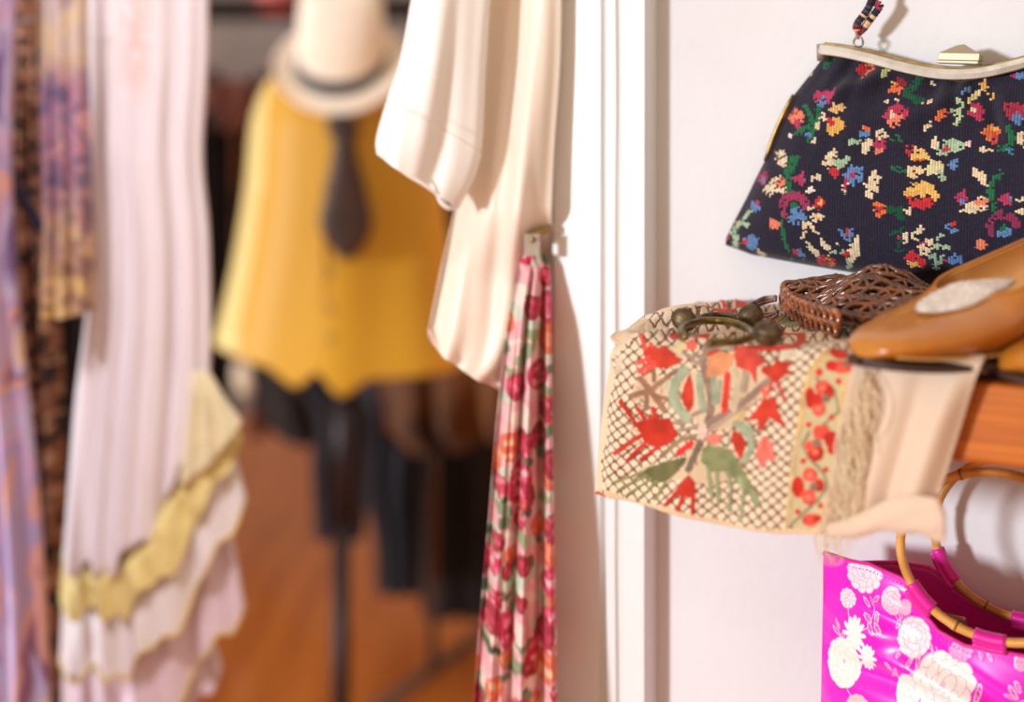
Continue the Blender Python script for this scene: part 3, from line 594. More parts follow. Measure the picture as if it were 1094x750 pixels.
for K, x, y, r in ((KD, 605, 205, 20), (KD, 755, 265, 20), (KD, 720, 505, 20), (KD, 565, 550, 20), (KC, 720, 360, 26), (KC, 850, 420, 22), (KC, 800, 662, 19), (KC, 645, 710, 20)): ee(K, x, y, r, r, (222, 70, 54), 1.0)
for K, x, y in ((KC, 745, 462), (KC, 715, 605), (KD, 650, 302), (KD, 640, 452), (KD, 690, 150)): ee(K, x, y, 22, 22, (240, 130, 106), 1.5)
emb.blur_h(2)
# cloth surface: rows run from the wall over the shelf edge and down
NUc, NVc = 560, 440
def row_pts(v):      # v in [0,1] -> (n, h below lens, which) of the unfolded profile
    L1 = NFc - RC - .012; L2 = RC * PI / 2; L3 = .080; T = L1 + L2 + L3
    q = v * T
    if q < L1: return .012 + q, HC
    if q < L1 + L2: a = (q - L1) / RC; return NFc - RC + RC * math.sin(a), HC + RC * (1 - math.cos(a))
    return NFc, HC + RC + (q - L1 - L2)
vs = np.linspace(0, 1, NVc); prof = np.array([row_pts(v) for v in vs])
# left and right boundary in s per row
Lpx = []; 
top_mask = prof[:, 1] <= HC + 1e-9
sL = np.zeros(NVc); sR = np.zeros(NVc)
ptsL = [(.012, HC, 735, 322), (.06, HC, 712, 330), (.12, HC, 672, 345), (.174, HC, 650, 356)]
nL = np.array([p[0] for p in ptsL]); sLt = np.array([wp(p[2], p[3], p[0])[0] for p in ptsL])
drop = prof[:, 1] - HC
fr_y = [0, .016, .035, .06, .097]; fr_px = [651, 645, 638, 632, 628]
sLf = [wp(x, 400, NFc)[0] for x in fr_px]
sRt = [wp(x, 380, n)[0] for x, n in ((958, .012), (940, .08), (925, .15), (918, .174))]
sRf = [wp(x, 400, NFc)[0] for x in (914, 908, 900, 889, 874)]
for i in range(NVc):
    n_, h_ = prof[i]
    if top_mask[i]:
        sL[i] = np.interp(n_, nL, sLt); sR[i] = np.interp(n_, [.012, .08, .15, .174], sRt)
    else:
        sL[i] = np.interp(drop[i], fr_y, sLf); sR[i] = np.interp(drop[i], fr_y, sRf)
k = np.ones(15) / 15; sL = np.convolve(np.pad(sL, 7, 'edge'), k, 'valid'); sR = np.convolve(np.pad(sR, 7, 'edge'), k, 'valid')
us = np.linspace(0, 1, NUc)
Sg = sL[:, None] + (sR - sL)[:, None] * us[None, :]
Ng = np.repeat(prof[:, :1], NUc, 1); Hg = np.repeat(prof[:, 1:], NUc, 1)
# bottom hem follows the photographed line (slightly curved)
hb_px = [(628, 531), (660, 534), (700, 543), (740, 553), (780, 563), (830, 571), (880, 573), (915, 572)]
hs = [wp(x, y, NFc) for x, y in hb_px]; hem = -np.interp(Sg[-1], [q[0] for q in hs], [q[1] for q in hs])
scale = np.clip((Hg - HC - RC) / (Hg[-1] - HC - RC), 0, 1); Hg = np.where(Hg > HC + RC, HC + RC + scale * (hem - HC - RC)[None, :], Hg)
base = W(Sg, Ng, -Hg); px, py = proj(base); wob = 1.3 * (value_noise(px, py, 2.2, 41) - .5); wob2 = 1.3 * (value_noise(px, py, 2.6, 47) - .5); col, hg = emb.sample(px + wob, py + wob2)
thr = np.mod(np.sin(np.floor(px * 1.6) * 12.98 + np.floor(py * 1.6) * 78.2) * 43758.5, 1.0)
satin = np.sin((px * .35 + py * .94 + 2 * np.sin(px / 9)) * 2 * PI / 2.3); blot = value_noise(px, py, 9, 31) - .5
lum = col.mean(-1, keepdims=True); mot = (hg > .5)[..., None]; col = col * (1 + .12 * (thr - .5)[..., None] + mot * (.22 * satin + .42 * blot)[..., None]); col = np.clip(col, 0, 1)
hg = hg + .24 * satin * (hg > .5)
bump = np.zeros(Sg.shape)
def hill(px0, py0, rs, rn, amp):
    s0, n0 = hp(px0, py0, HC); return amp * np.exp(-((Sg - s0) / rs) ** 2 - ((Ng - n0) / rn) ** 2)
topw = (Hg < HC + .004)
bump = hill(722, 338, .020, .016, .0065) + hill(790, 318, .05, .018, .006) + hill(850, 316, .05, .025, .007) + hill(755, 340, .012, .03, .002) + .0012 * np.sin(Sg * 190 + Ng * 60) * topw
out = .0022 * np.sin(Sg * 60 + 1.2) * np.clip(drop[:, None] / .05, 0, 1) + .0012 * np.sin(Sg * 140 + drop[:, None] * 40) * np.clip(drop[:, None] / .06, 0, 1)
edgeL = smoothstep(0, .10, us)[None, :]
Ng2 = Ng + out - .007 * (1 - edgeL) * smoothstep(0, .02, drop)[:, None] + hg * .0007 * (drop[:, None] > .008)
Hg2 = Hg - bump - hg * .0006 * (drop[:, None] <= .008) + .004 * (1 - edgeL) * (1 - smoothstep(0, .02, drop)[:, None])
cl = thing('embroidered_cloth', 'beige netted cloth with red and green embroidered flowers draped over shelf edge', 'cloth')
grid('cloth_panel', W(Sg, Ng2, -Hg2), M['embroidery'], cl, cols=col, solid=.0012, offset=-1)
# thick rolled layer under the top so the cloth rests on the board
b = MB(); pp = []
for i in range(0, NVc, 11):
    if top_mask[i] or drop[i] < .02: pp.append(i)
Gt = W(Sg[pp][:, 24:-4:16], Ng[pp][:, 24:-4:16] - .003, -(np.maximum(Hg[pp][:, 24:-4:16], HC) + .0035)); 
grid('folded_layer', Gt, M['cream_cloth'], cl, solid=.0050, offset=0)
# fringe
b = MB()
for i in range(120):
    t = random.random(); y0 = 392 + t * 172; x0 = np.interp(y0, [392, 440, 500, 560], [926, 905, 897, 880]) + random.uniform(-4, 4)
    ln = random.uniform(40, 95) * (1.0 if y0 < 520 else .6); sway = random.uniform(-6, 18); cur = random.uniform(-12, 12)
    n0 = .1925 + random.uniform(0, .004)
    pts = [w3(x0, y0, n0), w3(x0 + sway * .5 + cur, y0 + ln * .35, n0 + .002), w3(x0 + sway + cur * .4, y0 + ln * .7, n0 + .001), w3(x0 + sway * 1.1 - cur * .6, min(y0 + ln, 604), n0 - .001)]
    b.tube(catmull(pts, 9), [.00026] * 7 + [.00022, .00015], 5)
b.build('fringe', M['fringe'], cl)
# ================================================================== CREAM SCARF
cs = thing('cream_scarf', 'plain cream scarf hanging off shelf edge beneath the tan shoe, its end folded', 'scarf')
rows = [  # (left px, right px, py, n)
    (925, 1062, 366, .150), (918, 1054, 376, .176), (914, 1050, 388, .186), (911, 1043, 404, .188), (906, 1034, 430, .1885), (900, 1024, 462, .1885), (894, 1012, 500, .1885), (888, 1001, 535, .1885), (882, 1002, 566, .1885)]
NR = 90; RR = catmull(rows, NR); g = np.zeros((NR, 120, 3)); q = np.linspace(0, 1, 120)
for i in range(NR):
    l, r, y, n_ = RR[i]; t = i / (NR - 1)
    xs_ = l + (r - l) * q; f_ = .0045 * np.sin(q * 15 + 1.5 * t + 1) * smoothstep(.15, .6, t) + .0035 * np.exp(-((q - .62 - .03 * t) / .09) ** 2) * smoothstep(.2, .5, t) - .004 * np.exp(-((q - .40) / .12) ** 2) * smoothstep(.3, .6, t)
    nn = n_ + .003 * smoothstep(.1, .3, t) + f_
    yy = y
    for j in range(120):
        s_, z_ = wp(xs_[j], yy, n_); g[i, j] = W(s_, nn[j], z_)
        if t < .2: g[i, j] = W(s_, n_, min(z_, -.1085 if n_ < .18 else z_))
grid('scarf_drape', g, M['cream_cloth'], cs, solid=.0014, offset=0)
ax = catmull([(884, 566), (915, 562), (945, 552), (975, 548), (1000, 552), (1011, 560)], 60); rr_ = np.interp(np.linspace(0, 1, 60), [0, .2, .5, .8, .95, 1], [6, 12, 17, 22, 18, 10])
g = np.zeros((60, 40, 3))
for i in range(60):
    for j in range(40):
        a = 2 * PI * j / 40; k_ = 1 + .10 * math.sin(3 * a + i * .12) + .05 * math.sin(5 * a - i * .2)
        s_, z_ = wp(ax[i][0], ax[i][1], .196); r_ = rr_[i] * .00046 * k_
        g[i, j] = W(s_ + .10 * r_ * math.cos(a), .197 + .42 * r_ * math.cos(a), z_ + r_ * math.sin(a))
grid('folded_end', g, M['cream_cloth'], cs, closed=True, flip=True)
# ================================================================== BRASS BELL BANGLE
br = thing('bell_bangle', 'open brass bangle with ribbed bronze bells lying on the embroidered cloth', 'bangle')
def e3(x, y, h): s_, n_ = hp(690 + x / 6.25, 280 + y / 6.25, h); return W(s_, n_, -h)
hB = HC - .0030
ring = catmull([e3(270, 505, hB), e3(240, 475, hB - .001), e3(262, 425, hB - .003), e3(400, 392, hB - .003), e3(560, 402, hB - .003), e3(680, 445, hB - .002), e3(712, 490, hB - .001), e3(640, 525, hB), e3(520, 535, hB), e3(410, 540, hB)], 70)
b = MB(); b.tube(ring, np.r_[.0012, .0019, np.full(66, .0021), .0019, .0012], 12); b.build('bangle_band', M['brass'], br)
ring2 = catmull([e3(330, 390, hB), e3(400, 360, hB), e3(520, 350, hB), e3(630, 370, hB)], 30)
b = MB(); b.tube(ring2, .0017, 10); b.build('bangle_band', M['bell'], br)
for x, y, r_, axv, sl in ((255, 385, .0072, (.5, .2, .8), False), (700, 362, .0072, (-.3, .9, .5), False), (815, 478, .0076, (.1, -.1, 1), True)):
    b = MB(); h_ = HC - r_ * .95; b.ball(e3(x, y, h_), r_, 40, 60, rib=.012, ribs=26, axis=axv, slot=sl, sc3=(1, 1, .86)); b.ball(e3(x, y, h_) + np.array(axv) / np.linalg.norm(axv) * r_ * .84, r_ * .22, 10, 8)
    b.build('bell', M['bell'], br)
# ================================================================== CROCHET BAG
cr = thing('crochet_bag', 'small glossy brown crochet bag lying between handbag and tan shoe', 'crochet bag')
# four corners on the shelf
c_l = np.array([826, 303.]); c_f = np.array([905, 358.]); c_r = np.array([1000, 330.]); c_b = np.array([925, 289.])
def crp(a, c, lift=0):      # a along the thick rim, c across to the back
    nl, nf, nr, nb = .052, .134, .100, .046
    sl_, sf, sr, sb = wp(836, 0, nl)[0], wp(896, 0, nf)[0], wp(1030, 0, nr)[0], wp(985, 0, nb)[0]
    s_ = (1 - a) * (1 - c) * sl_ + a * (1 - c) * sf + a * c * sr + (1 - a) * c * sb; n_ = (1 - a) * (1 - c) * nl + a * (1 - c) * nf + a * c * nr + (1 - a) * c * nb
    n_ = n_ + .006 * math.sin(PI * a) * (1 - c)
    hgt = .008 + .022 * math.exp(-((a - .40) / .60) ** 2 - ((c - .60) / .46) ** 2) + .0025 * math.sin(a * 9 + c * 7) + .0015 * math.sin(a * 21 - c * 13) + .006 * math.exp(-(a / .16) ** 2 - (c / .35) ** 2)
    return W(s_, max(n_, .046), -HC + hgt + lift)
b = MB(); nc, nr_ = 13, 10
def node(i, j): 
    jit = .10
    rr = random.Random(i * 131 + j * 7); a = (i + (.5 if j % 2 else 0) + rr.uniform(-jit, jit)) / nc; c = (j + rr.uniform(-jit, jit)) / nr_
    return min(max(a, 0), 1), min(max(c, 0), 1)
for layer, (lift, r0) in enumerate(((0, .00125), (-.0045, .0011))):
    for j in range(nr_ + 1):
        for i in range(nc + 1):
            a, c = node(i, j)
            off = .03 * layer
            p0 = crp(min(a + off, 1), c, lift)
            b.ball(p0, r0 * 1.55, 7, 5)
            for (i2, j2) in ((i + 1, j), (i if j % 2 else i - 1, j + 1), (i + 1 if j % 2 else i, j + 1)):
                if i2 < 0 or i2 > nc or j2 > nr_: continue
                if j2 == j and (i + j) % 2: continue
                a2, c2 = node(i2, j2); p1 = crp(min(a2 + off, 1), c2, lift)
                mid = (p0 + p1) / 2 + np.array([random.uniform(-.0004, .0004), random.uniform(-.0004, .0004), .0006])
                b.tube([p0, (p0 + mid) / 2 + np.array([0, 0, .0003]), mid, (mid + p1) / 2, p1], [r0, r0 * 1.2, r0 * .9, r0 * 1.2, r0], 6, cap=False)
b.build('mesh_body', M['crochet'], cr)
b = MB()
for row in range(2):
    for i in range(11):
        a = (i + .5 * (row % 2) + .2) / 11; base_ = crp(min(a, 1), 0.0, 0) + np.array([-.001, -.0030, .0]) * 1.0; base_[2] = ZC - HC + .0035 + row * .0062 + .005 * math.exp(-(a / .2) ** 2) ; base_[1] += row * .0016
        tng = crp(min(a + .03, 1), 0) - crp(max(a - .03, 0), 0); tng[2] = 0; tng /= np.linalg.norm(tng)
        pts = [base_ + .0043 * (math.cos(t) * tng + math.sin(t) * np.array([0, .25, .97])) for t in np.linspace(0, 2 * PI, 13)[:-1]]
        b.tube(pts, .0016, 7, closed=True)
        b.ball(base_ + np.array([0, -.0004, .0034]), .0020, 9, 7)
    b.tube([crp(a, 0.0) * np.array([1, 1, 0]) + np.array([0, -.003 + row * .0016, ZC - HC + .0055 + row * .0062 + .005 * math.exp(-(a / .2) ** 2)]) for a in np.linspace(0, 1, 30)], .0012, 7)
b.build('looped_rim', mat('lighter brown crochet edging', (168, 88, 34), .2, spec=.8, coat=.6, noise=((96, 46, 18), 160, .35, .65)), cr)
b = MB()
for k_, (dy, dx) in enumerate(((0, 0), (5, 3), (12, -3))):
    b.tube(catmull([e3(870, 230 + dy * 2, HC - .010), e3(800, 235 + dy * 3, HC - .0075), e3(720, 270 + dy * 3, HC - .0055), e3(665 + dx * 3, 320 + dy * 2, HC - .0028), e3(700 + dx * 3, 350 + dy, HC - .0022), e3(800, 345 + dy * 4, HC - .003), e3(880, 330 + dy * 2, HC - .006)], 50), [.00085 + .0003 * (i % 2) for i in range(50)], 6)
b.build('carrying_cord', M['crochet'], cr)
# ================================================================== SHOES
SHL = .2
T_ = [0, .004, .02, .05, .1, .15, .22, .3, .36, .45, .6, .75, .9, .97, 1]
Wd = [.0003, .0065, .0140, .0200, .0260, .0295, .0325, .0342, .0345, .033, .029, .026, .025, .022, .016]
So = [.0035, .0032, .0028, .002, .0012, .001, .001, .001, .002, .007, .021, .036, .046, .047, .047]
To = [.0075, .0112, .0155, .0182, .0212, .0236, .0275, .0322, .0362, .0430, .0525, .0620, .0730, .0780, .0780]
def tt(tab, t): return float(np.interp(t, T_, tab))
def tsm(tab, t):
    k_ = min(.02, t * .6, (1 - t) * .6); return (tt(tab, t - k_) + 2 * tt(tab, t) + tt(tab, t + k_)) / 4
TH0 = .29
def shoe(name, label, toe, ang, group):
    root = thing(name, label, 'shoe', group); root.location = toe; root.rotation_euler = (0, 0, ang)
    nt_, na = 120, 64; g = np.zeros((nt_, na, 3))
    for i in range(nt_):
        t = (i / (nt_ - 1)) ** 1.5; w_ = tsm(Wd, t); so = tsm(So, t) + .0035; to = tsm(To, t)
        op = smoothstep(TH0, TH0 + .2, t); gap = math.radians(88) * float(op) ** .55 * (1 if t > TH0 else 0)
        cg = math.cos(gap)
        for j in range(na):
            th = gap + (2 * PI - 2 * gap) * j / (na - 1)
            f_ = (math.cos(th) + 1) / (cg + 1)
            sx = math.sin(th); x_ = w_ * np.sign(sx) * abs(sx) ** .72
            if op > 0:
                k_ = op * max(0, min(1, (f_ - .3) / .7)); x_ = x_ * (1 - .22 * k_)
            f2 = f_ ** .82
            g[i, j] = (t * SHL, x_, so + (to - so) * f2 + 0)
    o = grid('shoe_upper', g, M['leather'], root, solid=.0016, offset=-1, inner=M['lining']); bm = bmesh.new(); bm.from_mesh(o.data); bmesh.ops.remove_doubles(bm, verts=bm.verts, dist=2e-5); bm.to_mesh(o.data); bm.free()
    # insole
    g = np.zeros((60, 9, 3))
    for i in range(60):
        t = .04 + .94 * i / 59
        for j in range(9): g[i, j] = (t * SHL, tsm(Wd, t) * .84 * (j / 4 - 1), tsm(So, t) + .0062)
    grid('insole', g, M['lining'], root, solid=.001)
    g = np.zeros((90, 24, 3))
    for i in range(90):
        t = i / 89
        for j in range(24):
            a = 2 * PI * j / 24; g[i, j] = (t * SHL - .001, (tsm(Wd, t) + .0008) * math.copysign(abs(math.cos(a)) ** .4, math.cos(a)) * .96, tsm(So, t) + .0018 + .0022 * math.copysign(abs(math.sin(a)) ** .6, math.sin(a)))
    me = grid('sole', g, M['sole'], root, closed=True)
    g = np.zeros((12, 32, 3))
    for i in range(12):
        v = i / 11; z = .0015 + v * .043; w_ = .0125 + .010 * v ** 1.5; lx = .014 + .010 * v ** 1.5; cx_ = SHL * (.895 + .0 * v) + .002
        for j in range(32): a = 2 * PI * j / 32; g[i, j] = (cx_ + lx * math.cos(a), w_ * math.sin(a), z)
    grid('heel', g, M['sole'], root, closed=True)
    b = MB(); b.prism([(SHL * .9 + .013 * math.cos(a), .0115 * math.sin(a), 0) for a in np.linspace(0, 2 * PI, 25)[:-1]], (0, 0, .003)); b.build('heel_tip', M['black'], root, smooth=False)
    # binding round the opening
    b = MB()
    for sg in (-1, 1):
        pts = []
        for t in np.linspace(TH0 + .004, .995, 40):
            op = smoothstep(TH0, TH0 + .2, t); gap = math.radians(88) * float(op) ** .55 + .002; x_ = tsm(Wd, t) * abs(math.sin(gap)) ** .72 * (1 - .22 * float(op)); pts.append((t * SHL, sg * x_ * .985, tsm(To, t)))
        b.tube(pts, .0010, 6)
    b.build('edge_binding', M['leather'], root)
    # beaded lace ornament over the throat
    g = np.zeros((44, 25, 3)); 
    for i in range(44):
        t = i / 43; wl = .0122 * math.sin(PI * (t ** .8)) ** .75 + .0005; tx = .17 + .30 * t
        for j in range(25):
            q_ = (j / 12 - 1); y_ = wl * q_ - .0035 - .0020 * t
            base_z = tsm(To, min(tx, TH0 + .05)) + (max(0, tx - TH0 - .05) * .012) + .0006
            g[i, j] = (tx * SHL, y_, base_z + .0006 - (y_ / tsm(Wd, tx)) ** 2 * .010 + .0009 + .0005 * math.sin(i * 1.5) * math.sin(j * 1.7))
    orn = grid('lace_ornament', g, M['lace'], root, solid=.0020, offset=1)
    b = MB()
    for i in range(1, 43):
        for j in (0, 24): b.ball(g[i, j] + np.array([0, 0, .0008]), .0009, 7, 5)
    for k_ in range(140):
        i, j = random.randrange(3, 41), random.randrange(2, 23); b.ball(g[i, j] + np.array([0, 0, .0010]), .00075, 6, 4)
    b.build('bead', M['lace'], orn)
    return root
toe1 = W(*(lambda s_n: (s_n[0], s_n[1], 0))(hp(921, 397, .1085))); toe1[2] = ZC - .1090
ang1 = math.radians(29)
shoe('leather_shoe', 'tan leather court shoe with white lace ornament resting beside brown crochet bag', toe1, ang1, None)
toe2 = W(*(lambda s_n: (s_n[0], s_n[1], 0))(hp(1068, 408, .1125))); toe2[2] = ZC - .1134
shoe('leather_shoe', 'second tan shoe, only its toe in the picture at the right edge', toe2, math.radians(-5), None)
# ================================================================== PINK BAG
pb = thing('brocade_bag', 'magenta satin bag with pale brocade flowers and bamboo ring handles under shelf', 'handbag')
nf_, nb_ = .078, .016
s_c = wp(1069, 590, nf_)[0]
hwid = s_c - wp(880, 600, .047)[0]
def uz(pts, n): r_ = []
pbT = [(-1.0, wp(881, 592, .047)[1]), (-.80, None)]
def tz(lst, n):
    out_ = []
    for x, y in lst: s_, z_ = wp(x, y, n); out_.append((s_ - s_c, z_))
    return out_
front_top = [(-hwid, wp(881, 591, .047)[1])] + tz([(925, 606), (964, 618), (978, 634), (988, 653), (1004, 672), (1033, 687), (1069, 693)], nf_ - .004)
back_top = [(-hwid, wp(881, 590, .047)[1])] + tz([(925, 592), (964, 596), (996, 604), (1012, 620), (1032, 636), (1054, 650), (1083, 662), (1108, 668)], nb_)
zbot = -.46
def pz(lst, x): return interp(lst, -np.abs(x))
MG = (240, 12, 206)
pk = Board(860, 560, 1300, 1100, 2.5, MG)
FW, FP, FL = (252, 236, 238), (236, 190, 220), (222, 120, 200)
def petal(x, y, rx, ry, rot, c=FW, lc=FL):
    pk.ell(x, y, rx + .45, ry + .45, lc, .7, rot); pk.ell(x, y, rx - .3, ry - .3, c, 1.0, rot)
def peony(x, y, R, asp=1.0, tint=FW, lc=(232, 160, 206)):
    for ring_, n_, rr in ((.80, 11, .34), (.50, 8, .30), (.22, 5, .24)):
        for k_ in range(n_):
            a = 2 * PI * k_ / n_ + ring_ * 5; petal(x + R * ring_ * math.cos(a), y + R * asp * ring_ * math.sin(a), R * rr, R * asp * rr, a, tint, lc)
    pk.ell(x, y, R * .12, R * .12, FP, 1.1)
def mum(x, y, rx, ry):
    for k_ in range(12):
        a = 2 * PI * k_ / 12; petal(x + rx * .55 * math.cos(a), y + ry * .55 * math.sin(a), max(rx, ry) * .5, max(rx, ry) * .16, math.atan2(ry * math.sin(a), rx * math.cos(a)), (250, 244, 240), (246, 226, 236))
    pk.ell(x, y, rx * .5, ry * .5, (252, 248, 244), 1.0)
def leaf(x, y, L_, rot, wd=.36):
    pk.ell(x, y, L_, L_ * wd, (244, 196, 236), .8, rot); pk.ell(x, y, L_ * .72, L_ * wd * .55, (206, 40, 160), .2, rot); pk.stroke([(x - L_ * .6 * math.cos(rot), y - L_ * .6 * math.sin(rot)), (x + L_ * .6 * math.cos(rot), y + L_ * .6 * math.sin(rot))], .5, (244, 190, 236), .8)
def vine(p): pk.stroke(p, .9, (244, 196, 236), .8)
vine([(927, 640), (930, 655), (926, 672), (908, 682)]); vine([(905, 690), (915, 700), (924, 706)]); vine([(897, 655), (902, 668), (906, 676)]); vine([(893, 737), (900, 745), (912, 760)]); vine([(953, 655), (958, 668)]); vine([(958, 725), (950, 715)]); vine([(1000, 690), (1003, 700)])
for x, y, L_, r_ in ((921, 648, 7, 1.1), (934, 642, 6, -.8), (923, 664, 7, .7), (933, 664, 7, 1.5), (928, 674, 7, 1.1), (936, 674, 7, .9), (880 + 4, 683, 7, .7), (886, 675, 6, 1.1), (894, 685, 6, -.8), (911, 707, 5, -.9), (949, 712, 6, .9), (957, 718, 6, 1.6), (954, 722, 4, -.6), (962, 658, 6, 1.9), (958, 668, 6, 1.9), (961, 697, 6, -1.0), (972, 707, 6, -1.0), (981, 706, 6, 1.7), (978, 716, 5, -.6), (994, 690, 6, 1.2), (998, 700, 6, .9), (1006, 700, 4, 0), (1050, 699, 5, 1.2), (1060, 700, 5, 1.1), (1047, 738, 9, -1.4), (1081, 742, 8, .3), (1085, 736, 9, 1.1), (1090, 730, 7, 1.2), (1095, 748, 8, -.5)): leaf(x, y, L_, r_)
peony(918, 618, 19, .92, (250, 226, 236)); peony(897, 647, 9, 1.05); peony(952, 643, 10, 1.6, (250, 224, 236)); mum(908, 682, 11, 18); peony(893, 716, 19, 1.35, (240, 244, 236), (222, 214, 214)); mum(924, 706, 8, 14)
peony(977, 680, 16, 1.35, (252, 238, 242)); peony(970, 738, 12, 1.6, (240, 244, 236), (220, 210, 214)); peony(1010, 728, 30, 1.0, (240, 240, 232), (226, 170, 196)); peony(1028, 694, 12, .7, (246, 170, 226), (232, 120, 204)); peony(1094, 704, 7, 1.3, (248, 160, 210)); peony(968, 648, 6, 1.3, (250, 210, 236)); peony(912, 760, 12, 1, (246, 200, 190)); 
for k_ in range(26): peony(random.uniform(880, 1290), random.uniform(790, 1090), random.uniform(9, 24), 1, (248, 236, 238))
for k_ in range(20): peony(random.uniform(1115, 1290), random.uniform(710, 1090), random.uniform(9, 22), 1, (248, 236, 238))
pk.blur_h(1)
NUp, NVp = 520, 420
u_ = np.linspace(-1, 1, NUp); v_ = np.linspace(0, 1, NVp) ** 1.35
xs_ = u_ * hwid; zt = pz(front_top, xs_)
Sx = np.repeat(xs_[None, :], NVp, 0) * (1 + .04 * v_[:, None]); Zx = zt[None, :] + (zbot - zt)[None, :] * v_[:, None]
nom = W(Sx + s_c, nf_ - .004, Zx); px, py = proj(nom); colp, hgp = pk.sample(px, py)
prof_n = lambda u: .047 + (nf_ - .047) * (1 - np.abs(u) ** 2.6)
UUp = np.repeat(u_[None, :], NVp, 0)
dwn = (Zx - Zx[0:1])          # negative downwards
wr = .0030 * np.sin((Zx + .30 * Sx) * 175 + 1.4 * np.sin(Sx * 34 + Zx * 20)) + .0012 * np.sin((Zx + .22 * Sx) * 360 + 2 * np.sin(Sx * 45)) + .0016 * np.sin(Zx * 60 - Sx * 70)
Np = prof_n(UUp) + wr * np.clip(-dwn / .02, 0, 1) * (1 - np.abs(UUp) ** 6) + .006 * smoothstep(0, .12, -dwn) * (1 - UUp ** 4) + hgp * .00018
grid('front_panel', W(Sx + s_c, Np, Zx), M['satin'], pb, cols=colp, solid=.0012, offset=-1, inner=M['satin_lining'])
u2 = np.linspace(-1, 1, 140); x2 = u2 * hwid; zb = pz(back_top, x2); v2 = np.linspace(0, 1, 60)
Sb = np.repeat(x2[None, :], 60, 0); Zb = zb[None, :] + (zbot - zb)[None, :] * v2[:, None]
Nb = .047 - (.047 - nb_) * (1 - np.abs(u2[None, :]) ** 2.6) + 0 * Zb + .0008 * np.sin(Sb * 60 + Zb * 90)
grid('back_panel', W(Sb + s_c, Nb, Zb), M['satin_lining'], pb, solid=.0012)
gbt = np.stack([W(x2 * 1.04 + s_c, prof_n(u2), zbot), W(x2 + s_c, Nb[-1], zbot)], 1); grid('bag_base', gbt, M['satin_lining'], pb, solid=.0012)
b = MB(); pts = [W(x + s_c, float(prof_n(x / hwid)) + .0006, float(pz(front_top, x)) - .0002) for x in np.linspace(-hwid, hwid, 120)]; b.tube(pts, .0011, 8)
pts = [W(x + s_c, .047 - (.047 - nb_) * (1 - abs(x / hwid) ** 2.6), float(pz(back_top, x))) for x in np.linspace(-hwid, hwid, 120)]; b.tube(pts, .0011, 8); b.build('rim_piping', M['tab'], pb)
b = MB()
for i in range(90):
    x = -hwid * .97 + 2 * hwid * .97 * i / 89; z_ = float(pz(front_top, x)) - .0036; b.ball(W(x + s_c, float(prof_n(x / hwid)) + .0010, z_), .00042, 6, 4)
b.build('topstitching', mat('pink thread', (250, 110, 210), .6), pb)
def handle(cx_, cy_, rx, ry, n, tabs, label=None):
    (sc0, zc0) = wp(cx_, cy_, n); rs = abs(wp(cx_ - rx, cy_, n)[0] - sc0); rz = abs(wp(cx_, cy_ - ry, n)[1] - zc0)
    th = np.linspace(0, 2 * PI, 97)[:-1]
    pt = lambda a, dn=0, k=1: W(sc0 + rs * k * math.cos(a), n + dn, zc0 + rz * k * math.sin(a))
    joints = [math.radians(d) for d in (170, 245, 300, 350, 38, 112)]
    rad_ = []
    for a in th:
        k_ = 1.0
        for q_ in joints:
            dd = abs((a - q_ + PI) % (2 * PI) - PI); k_ += .22 * math.exp(-(dd / .035) ** 2)
        rad_.append(.00255 * k_)
    b = MB(); b.tube([pt(a) for a in th], rad_, 14, closed=True); h = b.build('bamboo_handle', M['bamboo'], pb)
    for q_ in joints: b = MB(); b.tube([pt(q_ + d_) for d_ in (-.012, 0, .012)], [.0029, .0033, .0029], 14); b.build('cane_joint', M['joint'], h)
    for (a0, a1) in tabs:
        b = MB(); aa = np.linspace(math.radians(a0), math.radians(a1), 12); b.tube([pt(a) for a in aa], [.0040] * 12, 14)
        mid = [pt(a, 0, 1.04) - np.array([0, 0, .003]) for a in aa]
        b.tube(mid, .0034, 10, flat=.7)
        b.build('handle_tab', M['tab'], pb)
handle(1067, 595, 105, 90, nf_ + .001, ((208, 228), (256, 274), (306, 326)))
handle(1095, 575, 97, 87, nb_ + .004, ((196, 221), (262, 282), (318, 340)))
b = MB(); q0 = wp(1020, 662, .05)
g_ = [W(q0[0] + x, .052 + y * .5, q0[1] + z) for x, y, z in ((-.007, 0, .003), (.006, 0, .002), (.007, 0, -.006), (-.005, 0, -.004))]
b.prism(g_, W(0, -.004, 0) - W(0, 0, 0)); b.build('snap_tab', M['gold'], pb, smooth=False, bevel=.001)
pg = wp(1103, 498, .05); b = MB(); s0 = wp(1095, 500, nb_)[0] + .030; zt0 = wp(1095, 488, nb_ + .004)[1] - .0085
b.tube(catmull([W(s0, .0, zt0 + .002), W(s0, .03, zt0 - .0065), W(s0 - .0, .07, zt0 - .0078), W(s0, .09, zt0 - .006), W(s0, .096, zt0 + .004)], 24), .0022, 10)
o = b.build('bag_hook', M['black']); tag(o, 'black hook under the shelf that carries the bamboo ring handles', 'hook')
